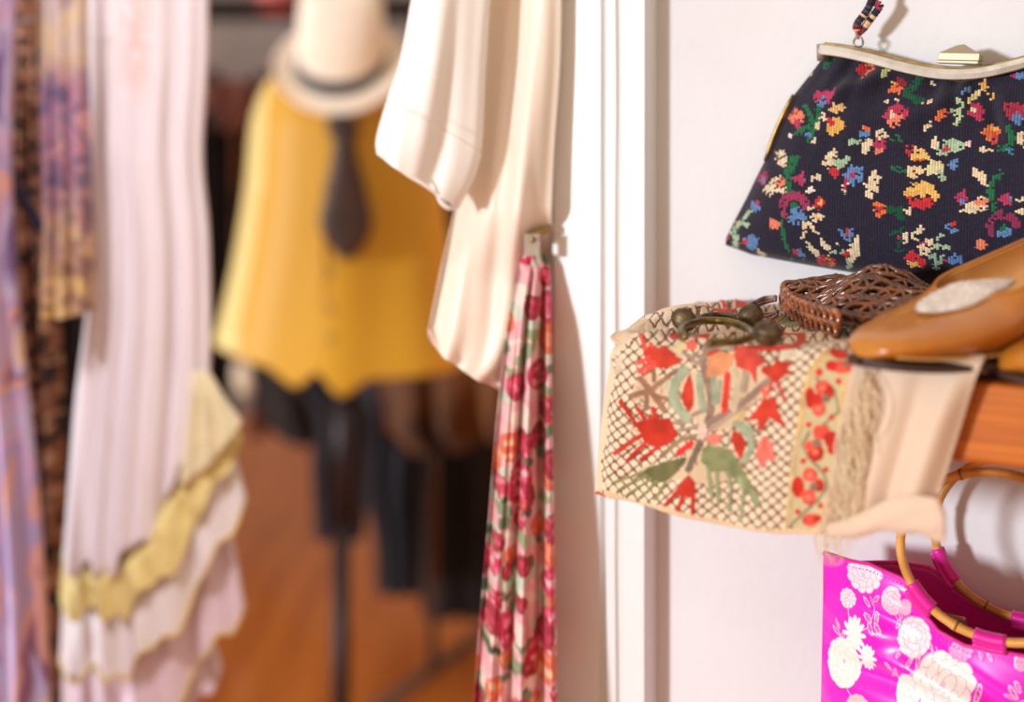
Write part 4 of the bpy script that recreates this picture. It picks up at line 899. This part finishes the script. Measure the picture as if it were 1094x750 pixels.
# ================================================================== GARMENT LOFT
def garment(name, rows, d, depth, mtl, parent=None, na=72, nr=70, folds=(), colf=None, dshift=None, solid=.0015, hemf=None, twist=0):
    R = np.array([[*l, *m, *r] for l, m, r in rows], float); RR = catmull(list(R), nr)
    G = np.zeros((nr, na, 3)); Q = np.zeros((nr, na, 2)); 
    for i in range(nr):
        v = i / (nr - 1); l, m_, r = RR[i][:2], RR[i][2:4], RR[i][4:]
        for j in range(na):
            th = 2 * PI * j / na; q = (1 - math.cos(th)) / 2; s_ = math.sin(th)
            c2 = 2 * m_ - .5 * (l + r)      # quadratic through l, m, r
            x, y = (1 - q) ** 2 * l + 2 * q * (1 - q) * c2 + q * q * r
            if hemf is not None: y += hemf(q, v)
            dd = depth * (-s_) * (.35 + .65 * min(1, v * 2 + .3))
            for k_, ph, am, dr in folds:
                fade = min(1, .25 + v * 1.3); dd += am * fade * math.sin(2 * PI * k_ * q + ph + dr * v) * (abs(s_) ** .35)
            G[i, j] = P(x, y, d + (0 if dshift is None else dshift(q, v)))
            G[i, j, 1] += dd; G[i, j, 0] *= 1.0
            Q[i, j] = (x, y)
    cols = None
    if colf is not None: cols = colf(Q[..., 0], Q[..., 1])
    return grid(name, G, mtl, parent, closed=True, cols=cols, solid=solid, offset=0)
def mrow(l, r, dip=0, y=None):       # row from left and right points, the middle hanging dip px lower
    return (l, ((l[0] + r[0]) / 2, (l[1] + r[1]) / 2 + dip), r)
def palette(cols, sc_=(18, 26), seed=1, warpa=14):
    L_ = np.array([lin(c) for c in cols])
    def f(x, y):
        wx = x + warpa * (value_noise(x, y, sc_[0] * 1.3, seed + 5) - .5); wy = y + warpa * (value_noise(x, y, sc_[0] * 1.3, seed + 9) - .5)
        n = value_noise(wx, wy * sc_[0] / sc_[1], sc_[0], seed) * .75 + value_noise(wx, wy * sc_[0] / sc_[1], sc_[0] * .45, seed + 3) * .25
        n = np.clip((n - .2) / .6, 0, .999) * (len(cols) - 1); i = np.floor(n).astype(int); t = smoothstep(.25, .75, n - i)[..., None]
        return L_[i] * (1 - t) + L_[np.minimum(i + 1, len(cols) - 1)] * t
    return f
# ------------------------------------------------------------------ blouse
bl = thing('silk_blouse', 'cream silk blouse with wide hemstitched sleeve hanging in the doorway', 'blouse')
bf = [mrow((522, -60), (600, -60)), mrow((512, 60), (598, 60)), mrow((500, 150), (592, 150)), mrow((488, 215), (589, 215)), mrow((471, 290), (588, 285)), mrow((460, 345), (584, 350)), mrow((458, 358), (566, 392), 4), mrow((462, 366), (538, 417), 3)]
garment('blouse_body', bf, 1.000, .016, M['blouse'], bl, na=110, nr=110, folds=((2.3, .4, .0055, 1.6), (4.1, 2.0, .0018, -2.5), (1.1, 0, .006, 2.2)), dshift=lambda q, v: -.046 * q * float(smoothstep(.60, .44, v)))
sl = [mrow((452, -60), (530, -60)), mrow((440, 0), (523, 5)), mrow((428, 62), (518, 82)), mrow((409, 122), (514, 158)), mrow((402, 150), (505, 192)), mrow((403, 164), (490, 221), 2)]
slv = garment('sleeve', sl, .960, .014, M['sleeve'], bl, na=100, nr=90, folds=((1.6, .6, .004, 1.0), (3.6, 1.4, .0012, -1.5)))
b = MB(); a_, c_ = np.array([413., 108.]), np.array([516., 164.])
for i in range(30):
    p = a_ + (c_ - a_) * i / 29; th = .986 - .004 * math.sin(i / 29 * PI); b.ball(P(p[0] + .5, p[1] - 3 * math.sin(i / 29 * PI), .9435 - .006 * math.sin(i / 29 * PI)), .0005, 6, 4, sc3=(1.6, 1, 1))
b.build('hemstitch', M['stitch'], slv)
b = MB(); b.tube(catmull([P(404, 164, .955), P(430, 182, .946), P(462, 203, .946), P(490, 221, .955)], 30), .0011, 8); b.build('cuff_edge', M['sleeve'], slv)
b = MB(); b.tube(catmull([P(458, 352, 1.0), P(472, 374, .99), P(500, 395, .985), P(536, 416, .99)], 30), .0011, 8); b.build('hem_edge', mat('peach hem', (250, 206, 190), .5, trans=.3), bl)
b = MB(); b.tube(catmull([P(468, 207, .965), P(472, 216, .96), P(481, 222, .96), P(487, 217, .965)], 14), [.002] * 14, 8); b.build('inner_cuff', M['sleeve'], slv)
# ------------------------------------------------------------------ floral skirt on its clip
sk = thing('floral_skirt', 'rose print skirt gathered on a clip beside the white door casing', 'skirt')
ROSE = Board(480, 240, 640, 900, 3, (236, 176, 184))
rr_ = random.Random(4)
GRD = [(206, 214, 196), (240, 196, 196), (246, 224, 214)]
for k_ in range(260): ROSE.ell(rr_.uniform(485, 620), rr_.uniform(250, 900), rr_.uniform(5, 11), rr_.uniform(6, 14), rr_.choice(GRD), 0, rr_.uniform(0, 3))
for k_ in range(170):
    x, y = rr_.uniform(490, 620), rr_.uniform(255, 900); ROSE.ell(x, y, rr_.uniform(3.5, 7), rr_.uniform(6, 13), rr_.choice([(92, 118, 84), (130, 150, 118), (56, 78, 56), (150, 166, 120)]), 0, rr_.uniform(0, 3))
for k_ in range(120):
    x, y = rr_.uniform(490, 620), rr_.uniform(255, 900); R_ = rr_.uniform(6, 12)
    c0 = rr_.choice([((186, 24, 66), (226, 70, 110), (246, 150, 170)), ((206, 30, 84), (236, 96, 130), (250, 190, 196)), ((226, 104, 72), (240, 146, 110), (248, 196, 160)), ((160, 18, 46), (200, 44, 80), (226, 100, 120))])
    ROSE.ell(x, y, R_, R_ * 1.5, c0[0], 0)
    for q_ in range(7): ROSE.ell(x + rr_.uniform(-.6, .6) * R_, y + rr_.uniform(-.9, .9) * R_, R_ * .26, R_ * .38, c0[rr_.choice([1, 2, 1])], 0, rr_.uniform(0, 3))
def rosef(x, y): return ROSE.sample(x, y)[0]
skr = [mrow((560, 272), (584, 272)), mrow((556, 288), (587, 288)), mrow((548, 320), (588, 320)), mrow((541, 362), (589, 362)), mrow((531, 450), (590, 450)), mrow((522, 560), (592, 560)), mrow((511, 690), (594, 690)), mrow((500, 860), (598, 860))]
garment('skirt_cloth', skr, .966, .011, M['skirt'], sk, na=200, nr=260, folds=((2.6, 1.0, .0085, .5), (5.3, .3, .0034, -.8), (1.2, 2, .004, .3)), dshift=lambda q, v: -.040 * v ** 1.4 * (.3 + .7 * q), colf=rosef, solid=.0008)
garment('gathered_waist', [mrow((562, 270), (574, 272)), mrow((556, 284), (583, 286)), mrow((560, 300), (585, 300))], .960, .004, M['skirt'], sk, na=60, nr=40, folds=((3, .4, .002, 0),), colf=rosef, solid=.0008)
ck = thing('skirt_clip', 'clear plastic clip gripping the rose print skirt', 'clip')
b = MB(); 
def slab(b, x0, y0, x1, y1, d, t): b.prism([P(x0, y0, d), P(x1, y0, d), P(x1, y1, d), P(x0, y1, d)], (0, t, 0))
slab(b, 560, 250, 577, 274, .951, .002); b.build('clip_jaw', M['clip'], ck, smooth=False, bevel=.0006)
b = MB(); slab(b, 560, 250, 577, 274, .967, .002); b.build('clip_jaw', M['clip'], ck, smooth=False, bevel=.0006)
b = MB(); b.tube([P(569, 256, .9505), P(569, 256, .9695)], .0022, 10); b.build('clip_spring', M['gold'], ck)
b = MB(); b.prism([P(560, 250, .957), P(586, 241, .957), P(587, 248, .957), P(562, 257, .957)], (0, .006, 0)); hg_ = b.build('skirt_hanger', M['gold'], None, smooth=False, bevel=.0008)
b2 = MB(); b2.tube(catmull([P(587, 245, .960), P(588, 225, .975), P(596, 180, 1.03), P(606, 60, 1.07)], 20), .0012, 8); b2.build('hanger_hook', M['gold'], hg_)
tag(hg_, 'thin brass hanger bar above the rose print skirt', 'hanger')
b = MB(); b.prism([P(574, 386, .986), P(588, 383, .986), P(588, 462, .986), P(571, 462, .986)], (0, .0006, 0)); 
o = b.build('price_tag', M['paper'], None, smooth=False); tag(o, 'blank cream paper swing tag beside the rose print skirt', 'price tag')
b2 = MB(); b2.tube(catmull([P(581, 388, .986), P(582, 340, .985), P(583, 285, .975)], 14), .0004, 5); b2.build('tag_string', M['paper'], o)
b2 = MB(); b2.tube([P(581, 396, .9855), P(581, 396, .9845)], .0012, 10); b2.build('tag_eyelet', M['black'], o)
# ------------------------------------------------------------------ white dress with tiers
wd_ = thing('tiered_dress', 'pale lilac white dress with gold lace bands and tiered hem', 'dress')
def voile(x, y):
    c = np.ones(x.shape + (3,)) * lin((250, 242, 251)); n = value_noise(x, y * .15, 7, 3)[..., None]; c = c * (.92 + .08 * n)
    k_ = (np.exp(-((x - 152) / 17.) ** 2) * smoothstep(135, 60, y) * .6)[..., None] * (value_noise(x, y, 7, 8)[..., None] > .35)
    c = c * (1 - k_) + lin((238, 190, 176)) * k_
    return c
goldc = lambda x, y: (np.ones(x.shape + (3,)) * lin((242, 224, 152))) * (.86 + .24 * value_noise(x, y, 3.2, 4)[..., None])
creamc = lambda x, y: (np.ones(x.shape + (3,)) * lin((248, 238, 202))) * (.88 + .2 * value_noise(x, y, 4, 4)[..., None])
whitec = lambda x, y: (np.ones(x.shape + (3,)) * lin((248, 240, 244))) * (.92 + .08 * value_noise(x, y * .2, 6, 6)[..., None])
mauvec = lambda x, y: (np.ones(x.shape + (3,)) * lin((240, 218, 232))) * (.9 + .1 * value_noise(x, y * .2, 6, 7)[..., None])
fd = ((5.4, .3, .0048, 1.1), (9.7, 1.2, .0022, -1.6), (2.3, 2.2, .006, .8))
zig = lambda q, v: (9 * math.sin(q * 21) + 5 * math.sin(q * 47 + 1)) * float(smoothstep(.5, 1, v))
garment('dress_body', [mrow((84, -50), (222, -50)), mrow((87, 60), (222, 60)), mrow((90, 160), (217, 165)), mrow((94, 250), (224, 250)), mrow((92, 330), (226, 335)), mrow((80, 430), (224, 405), 20), mrow((68, 590), (216, 455), 66)], 1.40, .030, M['dress'], wd_, na=150, nr=110, folds=fd, colf=voile, hemf=zig, solid=.001)
garment('gold_band', [mrow((68, 584), (216, 450), 64), mrow((66, 608), (238, 445), 70), mrow((64, 634), (259, 462), 80)], 1.405, .033, M['dress'], wd_, na=150, nr=30, folds=fd, colf=goldc, hemf=zig, solid=.001)
garment('tier', [mrow((68, 620), (236, 450), 60), mrow((66, 660), (252, 490), 70), mrow((64, 698), (263, 527), 78)], 1.415, .032, M['dress'], wd_, na=150, nr=36, folds=fd, colf=whitec, hemf=zig, solid=.001)
garment('tier', [mrow((68, 660), (232, 510), 60), mrow((66, 740), (250, 580), 60), mrow((64, 800), (262, 642), 40)], 1.43, .028, M['dress'], wd_, na=150, nr=36, folds=fd, colf=mauvec, hemf=zig, solid=.001)
garment('tier', [mrow((70, 720), (205, 600), 30), mrow((66, 800), (228, 680), 30), mrow((64, 900), (238, 708), 30)], 1.445, .024, M['dress'], wd_, na=150, nr=36, folds=fd, colf=mauvec, hemf=zig, solid=.001)
garment('side_ruffle', [mrow((205, 395), (222, 395)), mrow((200, 420), (240, 425), 6), mrow((188, 520), (258, 452), 10)], 1.385, .012, M['dress'], wd_, na=70, nr=40, folds=((3, 0, .005, 1),), colf=creamc, solid=.001)
# hems in gold thread
def hemline(rowL, rowR, dip, d, dep, parent):
    pts = []
    for q in np.linspace(0, 1, 60):
        l, r = np.array(rowL, float), np.array(rowR, float); m_ = (l + r) / 2 + np.array([0, dip]); c2 = 2 * m_ - .5 * (l + r); p = (1 - q) ** 2 * l + 2 * q * (1 - q) * c2 + q * q * r; p[1] += zig(q, 1)
        s_ = math.sin(math.acos(1 - 2 * q)); pp = P(p[0], p[1], d); pp[1] += -dep * s_
        for k_, ph, am, dr in fd: pp[1] += am * math.sin(2 * PI * k_ * q + ph + dr) * s_ ** .35
        pts.append(pp)
    b = MB(); b.tube(pts, .0016, 6); b.build('gold_hem', mat('gold thread hem', (224, 192, 108), .6), parent)
hemline((64, 698), (263, 527), 78, 1.414, .034, wd_); hemline((64, 800), (262, 642), 40, 1.429, .030, wd_)
# ------------------------------------------------------------------ left garments
pd = thing('print_dress', 'lilac, purple and orange printed dress at left edge of the rail', 'dress')
pf = palette([(128, 100, 156), (166, 146, 198), (196, 184, 220), (206, 170, 208), (180, 160, 206), (222, 168, 160), (150, 100, 140), (196, 184, 222), (230, 200, 176)], (22, 90), 2)
garment('dress_cloth', [mrow((-90, -50), (19, -50)), mrow((-90, 80), (13, 80)), mrow((-90, 200), (12, 200)), mrow((-90, 330), (19, 330)), mrow((-90, 440), (31, 440)), mrow((-90, 560), (43, 560)), mrow((-90, 700), (51, 700)), mrow((-90, 860), (56, 860))], 1.28, .030, M['print'], pd, na=130, nr=160, folds=((4.2, 1, .009, 1), (8, 0, .004, -1)), colf=pf, solid=.001)
lp = thing('leopard_dress', 'brown and black leopard print dress between two pastel garments', 'dress')
def leo(x, y):
    n = value_noise(x, y * .8, 6.0, 12); c = np.where(((n > .42))[..., None], lin((150, 98, 72)), lin((34, 22, 24))); k_ = (value_noise(x, y, 5, 19) > .70)[..., None]; return np.where(k_, lin((206, 160, 130)), c)
garment('dress_cloth', [mrow((12, -50), (48, -50)), mrow((8, 100), (48, 100)), mrow((8, 220), (52, 220)), mrow((10, 330), (62, 330)), mrow((20, 450), (67, 450)), mrow((30, 600), (66, 600)), mrow((36, 860), (68, 860))], 1.46, .024, M['print'], lp, na=110, nr=220, folds=((3, 1, .008, 1), (6, 0, .004, -2)), colf=leo, solid=.001)
vs_ = thing('pastel_top', 'cream, lilac and yellow printed top beside the white dress', 'top')
def pastel(x, y):
    a_ = palette([(236, 212, 178), (214, 196, 200), (228, 206, 178), (190, 168, 176)], (9, 40), 21)(x, y)
    b_ = palette([(160, 138, 176), (204, 148, 170), (128, 110, 150), (222, 170, 176)], (10, 26), 23)(x, y); c_ = palette([(238, 206, 140), (170, 130, 120), (244, 216, 160), (206, 170, 160)], (10, 24), 25)(x, y)
    t1 = smoothstep(50, 100, y)[..., None]; t2 = smoothstep(170, 300, y)[..., None]; return (a_ * (1 - t1) + b_ * t1) * (1 - t2) + c_ * t2
garment('top_cloth', [mrow((40, -50), (92, -50)), mrow((42, 100), (94, 100)), mrow((45, 220), (96, 220)), mrow((42, 325), (98, 320), 4), mrow((41, 334), (98, 330), 5)], 1.335, .015, M['print'], vs_, na=90, nr=110, folds=((3.2, 0, .009, .8), (6, 2, .004, 0)), colf=pastel, solid=.001)
o = garment('black_garment', [mrow((60, -70), (90, -70)), mrow((58, 200), (94, 200)), mrow((60, 340), (94, 340)), mrow((60, 450), (82, 450)), mrow((58, 560), (76, 560)), mrow((56, 1575), (74, 1575))], 1.53, .012, M['dark'], None, folds=((2, 0, .004, 1),)); tag(o, 'black garment glimpsed in the gap beside the white dress', 'garment')
lr = thing('garment_rail', 'dark garment rail carrying the dresses at the left, above the picture', 'rail')
b = MB(); b.tube([(-1.0, 1.18, 1.66), (-.22, 1.50, 1.66)], .012, 12); b.build('rail_bar', M['black'], lr)
for p_ in ((-.98, 1.188), ): b = MB(); b.tube([(p_[0], p_[1], 0), (p_[0], p_[1], 1.655)], .014, 12); b.build('upright', M['black'], lr); b = MB(); b.tube([(p_[0] - .25, p_[1] + .02, .02), (p_[0] + .25, p_[1] - .02, .02)], .014, 12); b.build('foot', M['black'], lr)
b = MB(); b.tube(catmull([P(10, 188, 1.33), P(24, 212, 1.33), P(44, 246, 1.335)], 12), .006, 8); o = b.build('clothes_hanger', M['bluewire']); tag(o, 'dark blue hanger end poking out over the leopard dress', 'hanger')
b = MB(); b.tube(catmull([P(0, 34, 1.33), P(18, 26, 1.33), P(36, 18, 1.335)], 12), .004, 8, flat=.4); o = b.build('hanger_ribbon', M['silverblue']); tag(o, 'pale blue satin strap across the top of the leopard dress', 'strap')
# ================================================================== MANNEQUIN AND ITS CLOTHES
DM = 2.8
mn = thing('dress_form', 'dress form on dark pole stand wearing the yellow waistcoat', 'mannequin')
garment('form_torso', [mrow((325, 60), (385, 60)), mrow((322, 95), (392, 95)), mrow((300, 118), (420, 118)), mrow((284, 180), (448, 180)), mrow((290, 270), (452, 270)), mrow((285, 350), (458, 350)), mrow((300, 392), (440, 392))], DM, .085, M['form'], mn, na=48, nr=50, solid=.004)
b = MB(); b.tube([P(369, 392, DM), P(367, 560, DM)], .024, 20); b.build('pole_sleeve', M['black'], mn)
b = MB(); z0 = P(362, 560, DM); b.tube([z0 + np.array([.006, 0, .06]), np.array([z0[0] + .002, DM, .03])], .018, 20); b.build('pole', M['black'], mn)
for a in (20, 140, 260):
    b = MB(); c_, s_ = math.cos(math.radians(a)), math.sin(math.radians(a)); b.tube(catmull([np.array([z0[0], DM, .10]), np.array([z0[0] + .12 * c_, DM + .12 * s_, .075]), np.array([z0[0] + .28 * c_, DM + .28 * s_, .012])], 12), .011, 10); b.build('leg', M['black'], mn)
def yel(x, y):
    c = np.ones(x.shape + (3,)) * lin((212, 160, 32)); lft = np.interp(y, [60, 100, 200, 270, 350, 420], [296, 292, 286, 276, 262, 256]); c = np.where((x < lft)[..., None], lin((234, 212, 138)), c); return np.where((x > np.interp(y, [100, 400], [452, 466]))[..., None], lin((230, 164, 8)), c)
def hemw(q, v):
    if v < .9: return 0
    k_ = (v - .9) / .1; return k_ * (16 * max(0, 1 - abs(q - .36) / .10) + 20 * max(0, 1 - abs(q - .55) / .10) - 8 * max(0, 1 - abs(q - .455) / .06))
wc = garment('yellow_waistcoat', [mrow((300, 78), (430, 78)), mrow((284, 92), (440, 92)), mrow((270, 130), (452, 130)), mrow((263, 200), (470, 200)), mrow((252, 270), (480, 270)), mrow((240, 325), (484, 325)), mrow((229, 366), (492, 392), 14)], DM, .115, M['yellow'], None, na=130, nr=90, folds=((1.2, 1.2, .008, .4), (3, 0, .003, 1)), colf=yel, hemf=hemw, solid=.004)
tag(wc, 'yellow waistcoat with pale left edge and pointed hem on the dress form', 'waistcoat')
for y in (290, 330, 362):
    b = MB(); b.ball(P(352, y, DM - .125), .009, 14, 8, sc3=(1, 1, .4), axis=(0, 1, 0)); b.build('button', M['gold'], wc)
b = MB(); b.tube(catmull([P(346, 100, DM - .105), P(347, 250, DM - .126), P(346, 396, DM - .118)], 20), .0025, 6); b.build('front_opening', mat('dark yellow seam', (180, 120, 24), .8), wc)
o = garment('necktie', [mrow((352, 122), (378, 122)), mrow((350, 140), (384, 142)), mrow((357, 152), (378, 152)), mrow((349, 200), (390, 200)), mrow((342, 238), (397, 238)), mrow((352, 262), (388, 262)), mrow((366, 277), (374, 277))], DM - .142, .008, M['tie'], None, na=30, nr=50, solid=.003); tag(o, 'dark brown patterned necktie on the yellow waistcoat', 'necktie')
# hat
ht = thing('felt_hat', 'cream brimmed hat with dark band on top of the dress form', 'hat')
ctr = P(364, 70, DM - .06); tilt = math.radians(47)
def hatp(r, a, h): x, y, z = r * math.cos(a) * 1.05, r * math.sin(a), h; y, z = y * math.cos(tilt) - z * math.sin(tilt) * -1 * .0 - z * math.sin(-tilt) * 0, z + y * math.sin(tilt); return ctr + np.array([x, y, z])
def hring(rx, ry, h, lift=0): return np.array([hatp(1, 0, 0) * 0 + ctr + np.array([rx * math.cos(a), ry * math.sin(a) * math.cos(tilt) + h * -.0, h + ry * math.sin(a) * math.sin(tilt) + lift * math.cos(2 * a)]) for a in np.linspace(0, 2 * PI, 65)[:-1]])
crown = np.array([hring(.084, .082, 0), hring(.084, .080, .03), hring(.082, .075, .07), hring(.080, .068, .11), hring(.072, .056, .145), hring(.056, .036, .160), hring(.03, .015, .150), hring(.003, .002, .146)])
grid('crown', crown, M['straw'], ht, closed=True, solid=.003); g = np.array([hring(.083, .081, 0), hring(.100, .095, -.004), hring(.114, .108, -.006, .002), hring(.124, .119, -.002, .005), hring(.129, .126, .003, .006)])
grid('brim', g, M['straw'], ht, closed=True, solid=.004)
g = np.array([hring(.0875, .0855, -.001), hring(.0872, .0845, .012), hring(.0868, .0830, .028)]); grid('hat_band', g, M['band'], ht, closed=True, solid=.002)
# ================================================================== BACK ROOM RACKS
def hang(name, label, cat, rows, d, dep, m, group=None, folds=((3, 0, .02, 1), (6, 1, .01, 0))):
    o = garment(name, rows, d, dep, m, None, na=60, nr=40, folds=folds, solid=.006); tag(o, label, cat, group); return o
rk = thing('clothes_rack', 'dark metal clothes rack behind the dress form with low foot rail', 'rack')
zf = lambda px, d: P(px, HY + ZC / d * F, d)
def fl(px, d, z=.02): p = zf(px, d); p[2] = z; return p
b = MB(); b.tube([fl(395, 3.55), fl(520, 4.15)], .016, 10); b.tube([fl(395, 3.55), fl(360, 3.4)], .016, 10); b.build('foot_rail', M['chrome'], rk)
u0 = fl(462, 3.82); b = MB(); b.tube([u0, u0 + np.array([0, 0, 1.12])], .014, 10); b.build('upright', M['chrome'], rk); b = MB(); u1 = fl(800, 4.4); b.tube([u1, u1 + np.array([0, 0, 1.12])], .014, 10); b.build('upright', M['chrome'], rk)
b = MB(); b.tube([u0 + np.array([-.35, 0, 1.12]), u1 + np.array([0, 0, 1.12])], .012, 10); b.build('rail', M['chrome'], rk)
hang('trousers', 'navy trousers hanging just left of the dress form pole', 'trousers', [mrow((300, 400), (350, 400)), mrow((335, 440), (395, 440)), mrow((333, 500), (392, 500)), mrow((337, 574), (388, 574))], 3.5, .04, M['navy'])
hang('long_jacket', 'long dark jacket hanging right of the dress form pole', 'jacket', [mrow((380, 400), (450, 396)), mrow((384, 440), (470, 440)), mrow((388, 520), (456, 520)), mrow((400, 575), (452, 575)), mrow((402, 628), (448, 632))], 3.75, .05, M['navy'])
hang('dark_coat', 'near black coat reaching lowest on the rack behind the blouse', 'coat', [mrow((430, 400), (540, 400)), mrow((436, 460), (560, 460)), mrow((446, 560), (560, 560)), mrow((450, 656), (560, 652))], 3.95, .06, M['dark'])
hang('brown_jacket', 'brown suede jacket spread over the rack beside the yellow waistcoat', 'jacket', [mrow((400, 385), (590, 350)), mrow((404, 420), (592, 400), 4), mrow((408, 458), (592, 430), 8), mrow((432, 482), (592, 445), 6)], 3.4, .06, M['brown'], folds=((4, 0, .04, 1), (7, 1, .02, 0)))
hang('brown_cardigan', 'dark brown cardigan hanging behind the waistcoat hem', 'cardigan', [mrow((262, 360), (400, 380)), mrow((270, 410), (420, 420)), mrow((280, 445), (430, 450)), mrow((300, 470), (420, 478))], 4.0, .06, M['dark'])
b = MB(); b.prism([(-2.4, 5.6, 1.92), (1.2, 5.6, 1.92), (1.2, 5.62, 1.92), (-2.4, 5.62, 1.92)], (0, 0, .02)); 
rr2 = thing('wall_rail', 'long clothes rail crowded with dark garments at back of shop', 'rail')
b.build('rail_bar', M['black'], rr2, smooth=False)
b = MB(); b.prism([(-2.4, 5.05, 1.94), (1.2, 5.05, 1.94), (1.2, 5.62, 1.94), (-2.4, 5.62, 1.94)], (0, 0, .02)); b.build('top_shelf', M['black'], rr2, smooth=False)
for x in (-2.38, 1.15): b = MB(); b.tube([(x, 5.61, .0), (x, 5.61, 1.93)], .02, 10); b.build('upright', M['black'], rr2)
dk = [M['plum'], M['dark'], M['navy'], M['rust'], M['dark'], M['plum'], M['brown'], M['dark']]
nmw = ['plum', 'black', 'navy', 'rust', 'black', 'plum', 'brown', 'black']
for i in range(24):
    x0 = 150 + i * 17; k_ = (i * 5) % 8; top = 66 + 6 * ((i * 7) % 4); bot = 400 + 28 * ((i * 3) % 3) if i > 9 else 420 + 22 * ((i * 5) % 3)
    hang('hanging_garment', nmw[k_] + ' garment hung in the tight row on the far back rail', 'garment', [mrow((x0 + 2, top + 8), (x0 + 13, top + 8)), mrow((x0, top + 40), (x0 + 15, top + 40)), mrow((x0, 250), (x0 + 15.2, 250)), mrow((x0, bot), (x0 + 15.2, bot))], 5.6, .10, dk[k_], group='garments packed along the back rail', folds=((2, i, .02, 1),))
hang('rust_scarf', 'rust brown scarf thrown over the dark garments beside the hat', 'scarf', [mrow((212, 82), (300, 88)), mrow((214, 108), (296, 110)), mrow((218, 132), (270, 134), 6)], 5.38, .03, M['rust'])
b = MB(); b.ball(P(297, -2, 5.2), .085, 20, 14, sc3=(1, 1, .7)); pk_ = b.build('pink_hat', M['pink']); tag(pk_, 'soft pink hat high behind the brimmed hat', 'hat')
g = np.array([[P(297, 3, 5.2) + np.array([r_ * math.cos(a), r_ * math.sin(a), .01 * math.cos(3 * a)]) for a in np.linspace(0, 2 * PI, 33)[:-1]] for r_ in (.07, .10, .125)]); grid('hat_brim', g, M['pink'], pk_, closed=True, solid=.008)
o = garment('white_pouch', [mrow((252, 386), (272, 386)), mrow((250, 402), (274, 402)), mrow((254, 420), (270, 420))], 5.3, .03, M['paper'], None, na=30, nr=16, folds=(), solid=.004); tag(o, 'small whitish pouch hanging low before the dark garments', 'pouch')
# ================================================================== LIGHT, CAMERA
wld = bpy.data.worlds.new('world'); sc.world = wld; wld.use_nodes = True
bg = wld.node_tree.nodes['Background']; bg.inputs[0].default_value = (1.0, .745, .52, 1); bg.inputs[1].default_value = .70
def sun(d, e_, col_, ang):
    l = bpy.data.lights.new('window_sun', 'SUN'); l.energy = e_; l.color = col_; l.angle = math.radians(ang)
    o = bpy.data.objects.new('window_sun', l); C.objects.link(o); o.rotation_euler = Vector(d).to_track_quat('Z', 'Y').to_euler(); return o
sun((-.96, -.62, .085), 2.75, (.90, .95, 1.0), 7)
al = bpy.data.lights.new('ceiling_spot', 'SPOT'); al.energy = 95; al.color = (.97, .96, 1.0); al.spot_size = math.radians(34); al.spot_blend = .6; al.shadow_soft_size = .12
ao = bpy.data.objects.new('ceiling_spot', al); C.objects.link(ao); ao.location = (-.62, .05, 2.55); ao.rotation_euler = (Vector(ao.location) - Vector((-.40, 1.4, 1.30))).to_track_quat('Z', 'Y').to_euler()
cam = bpy.data.cameras.new('camera'); co = bpy.data.objects.new('camera', cam); C.objects.link(co)
co.location = (0, 0, ZC); co.rotation_euler = (PI / 2, 0, 0); cam.lens = 50; cam.sensor_width = 36; cam.sensor_fit = 'HORIZONTAL'
cam.shift_y = -(375 - HY) / 1094.0; cam.clip_start = .02
cam.dof.use_dof = True; cam.dof.focus_distance = .82; cam.dof.aperture_fstop = 2.9
sc.camera = co
sc.view_settings.view_transform = 'Standard'; sc.view_settings.look = 'None'; sc.view_settings.gamma = 1; sc.view_settings.exposure = .06; sc.view_settings.use_curve_mapping = False
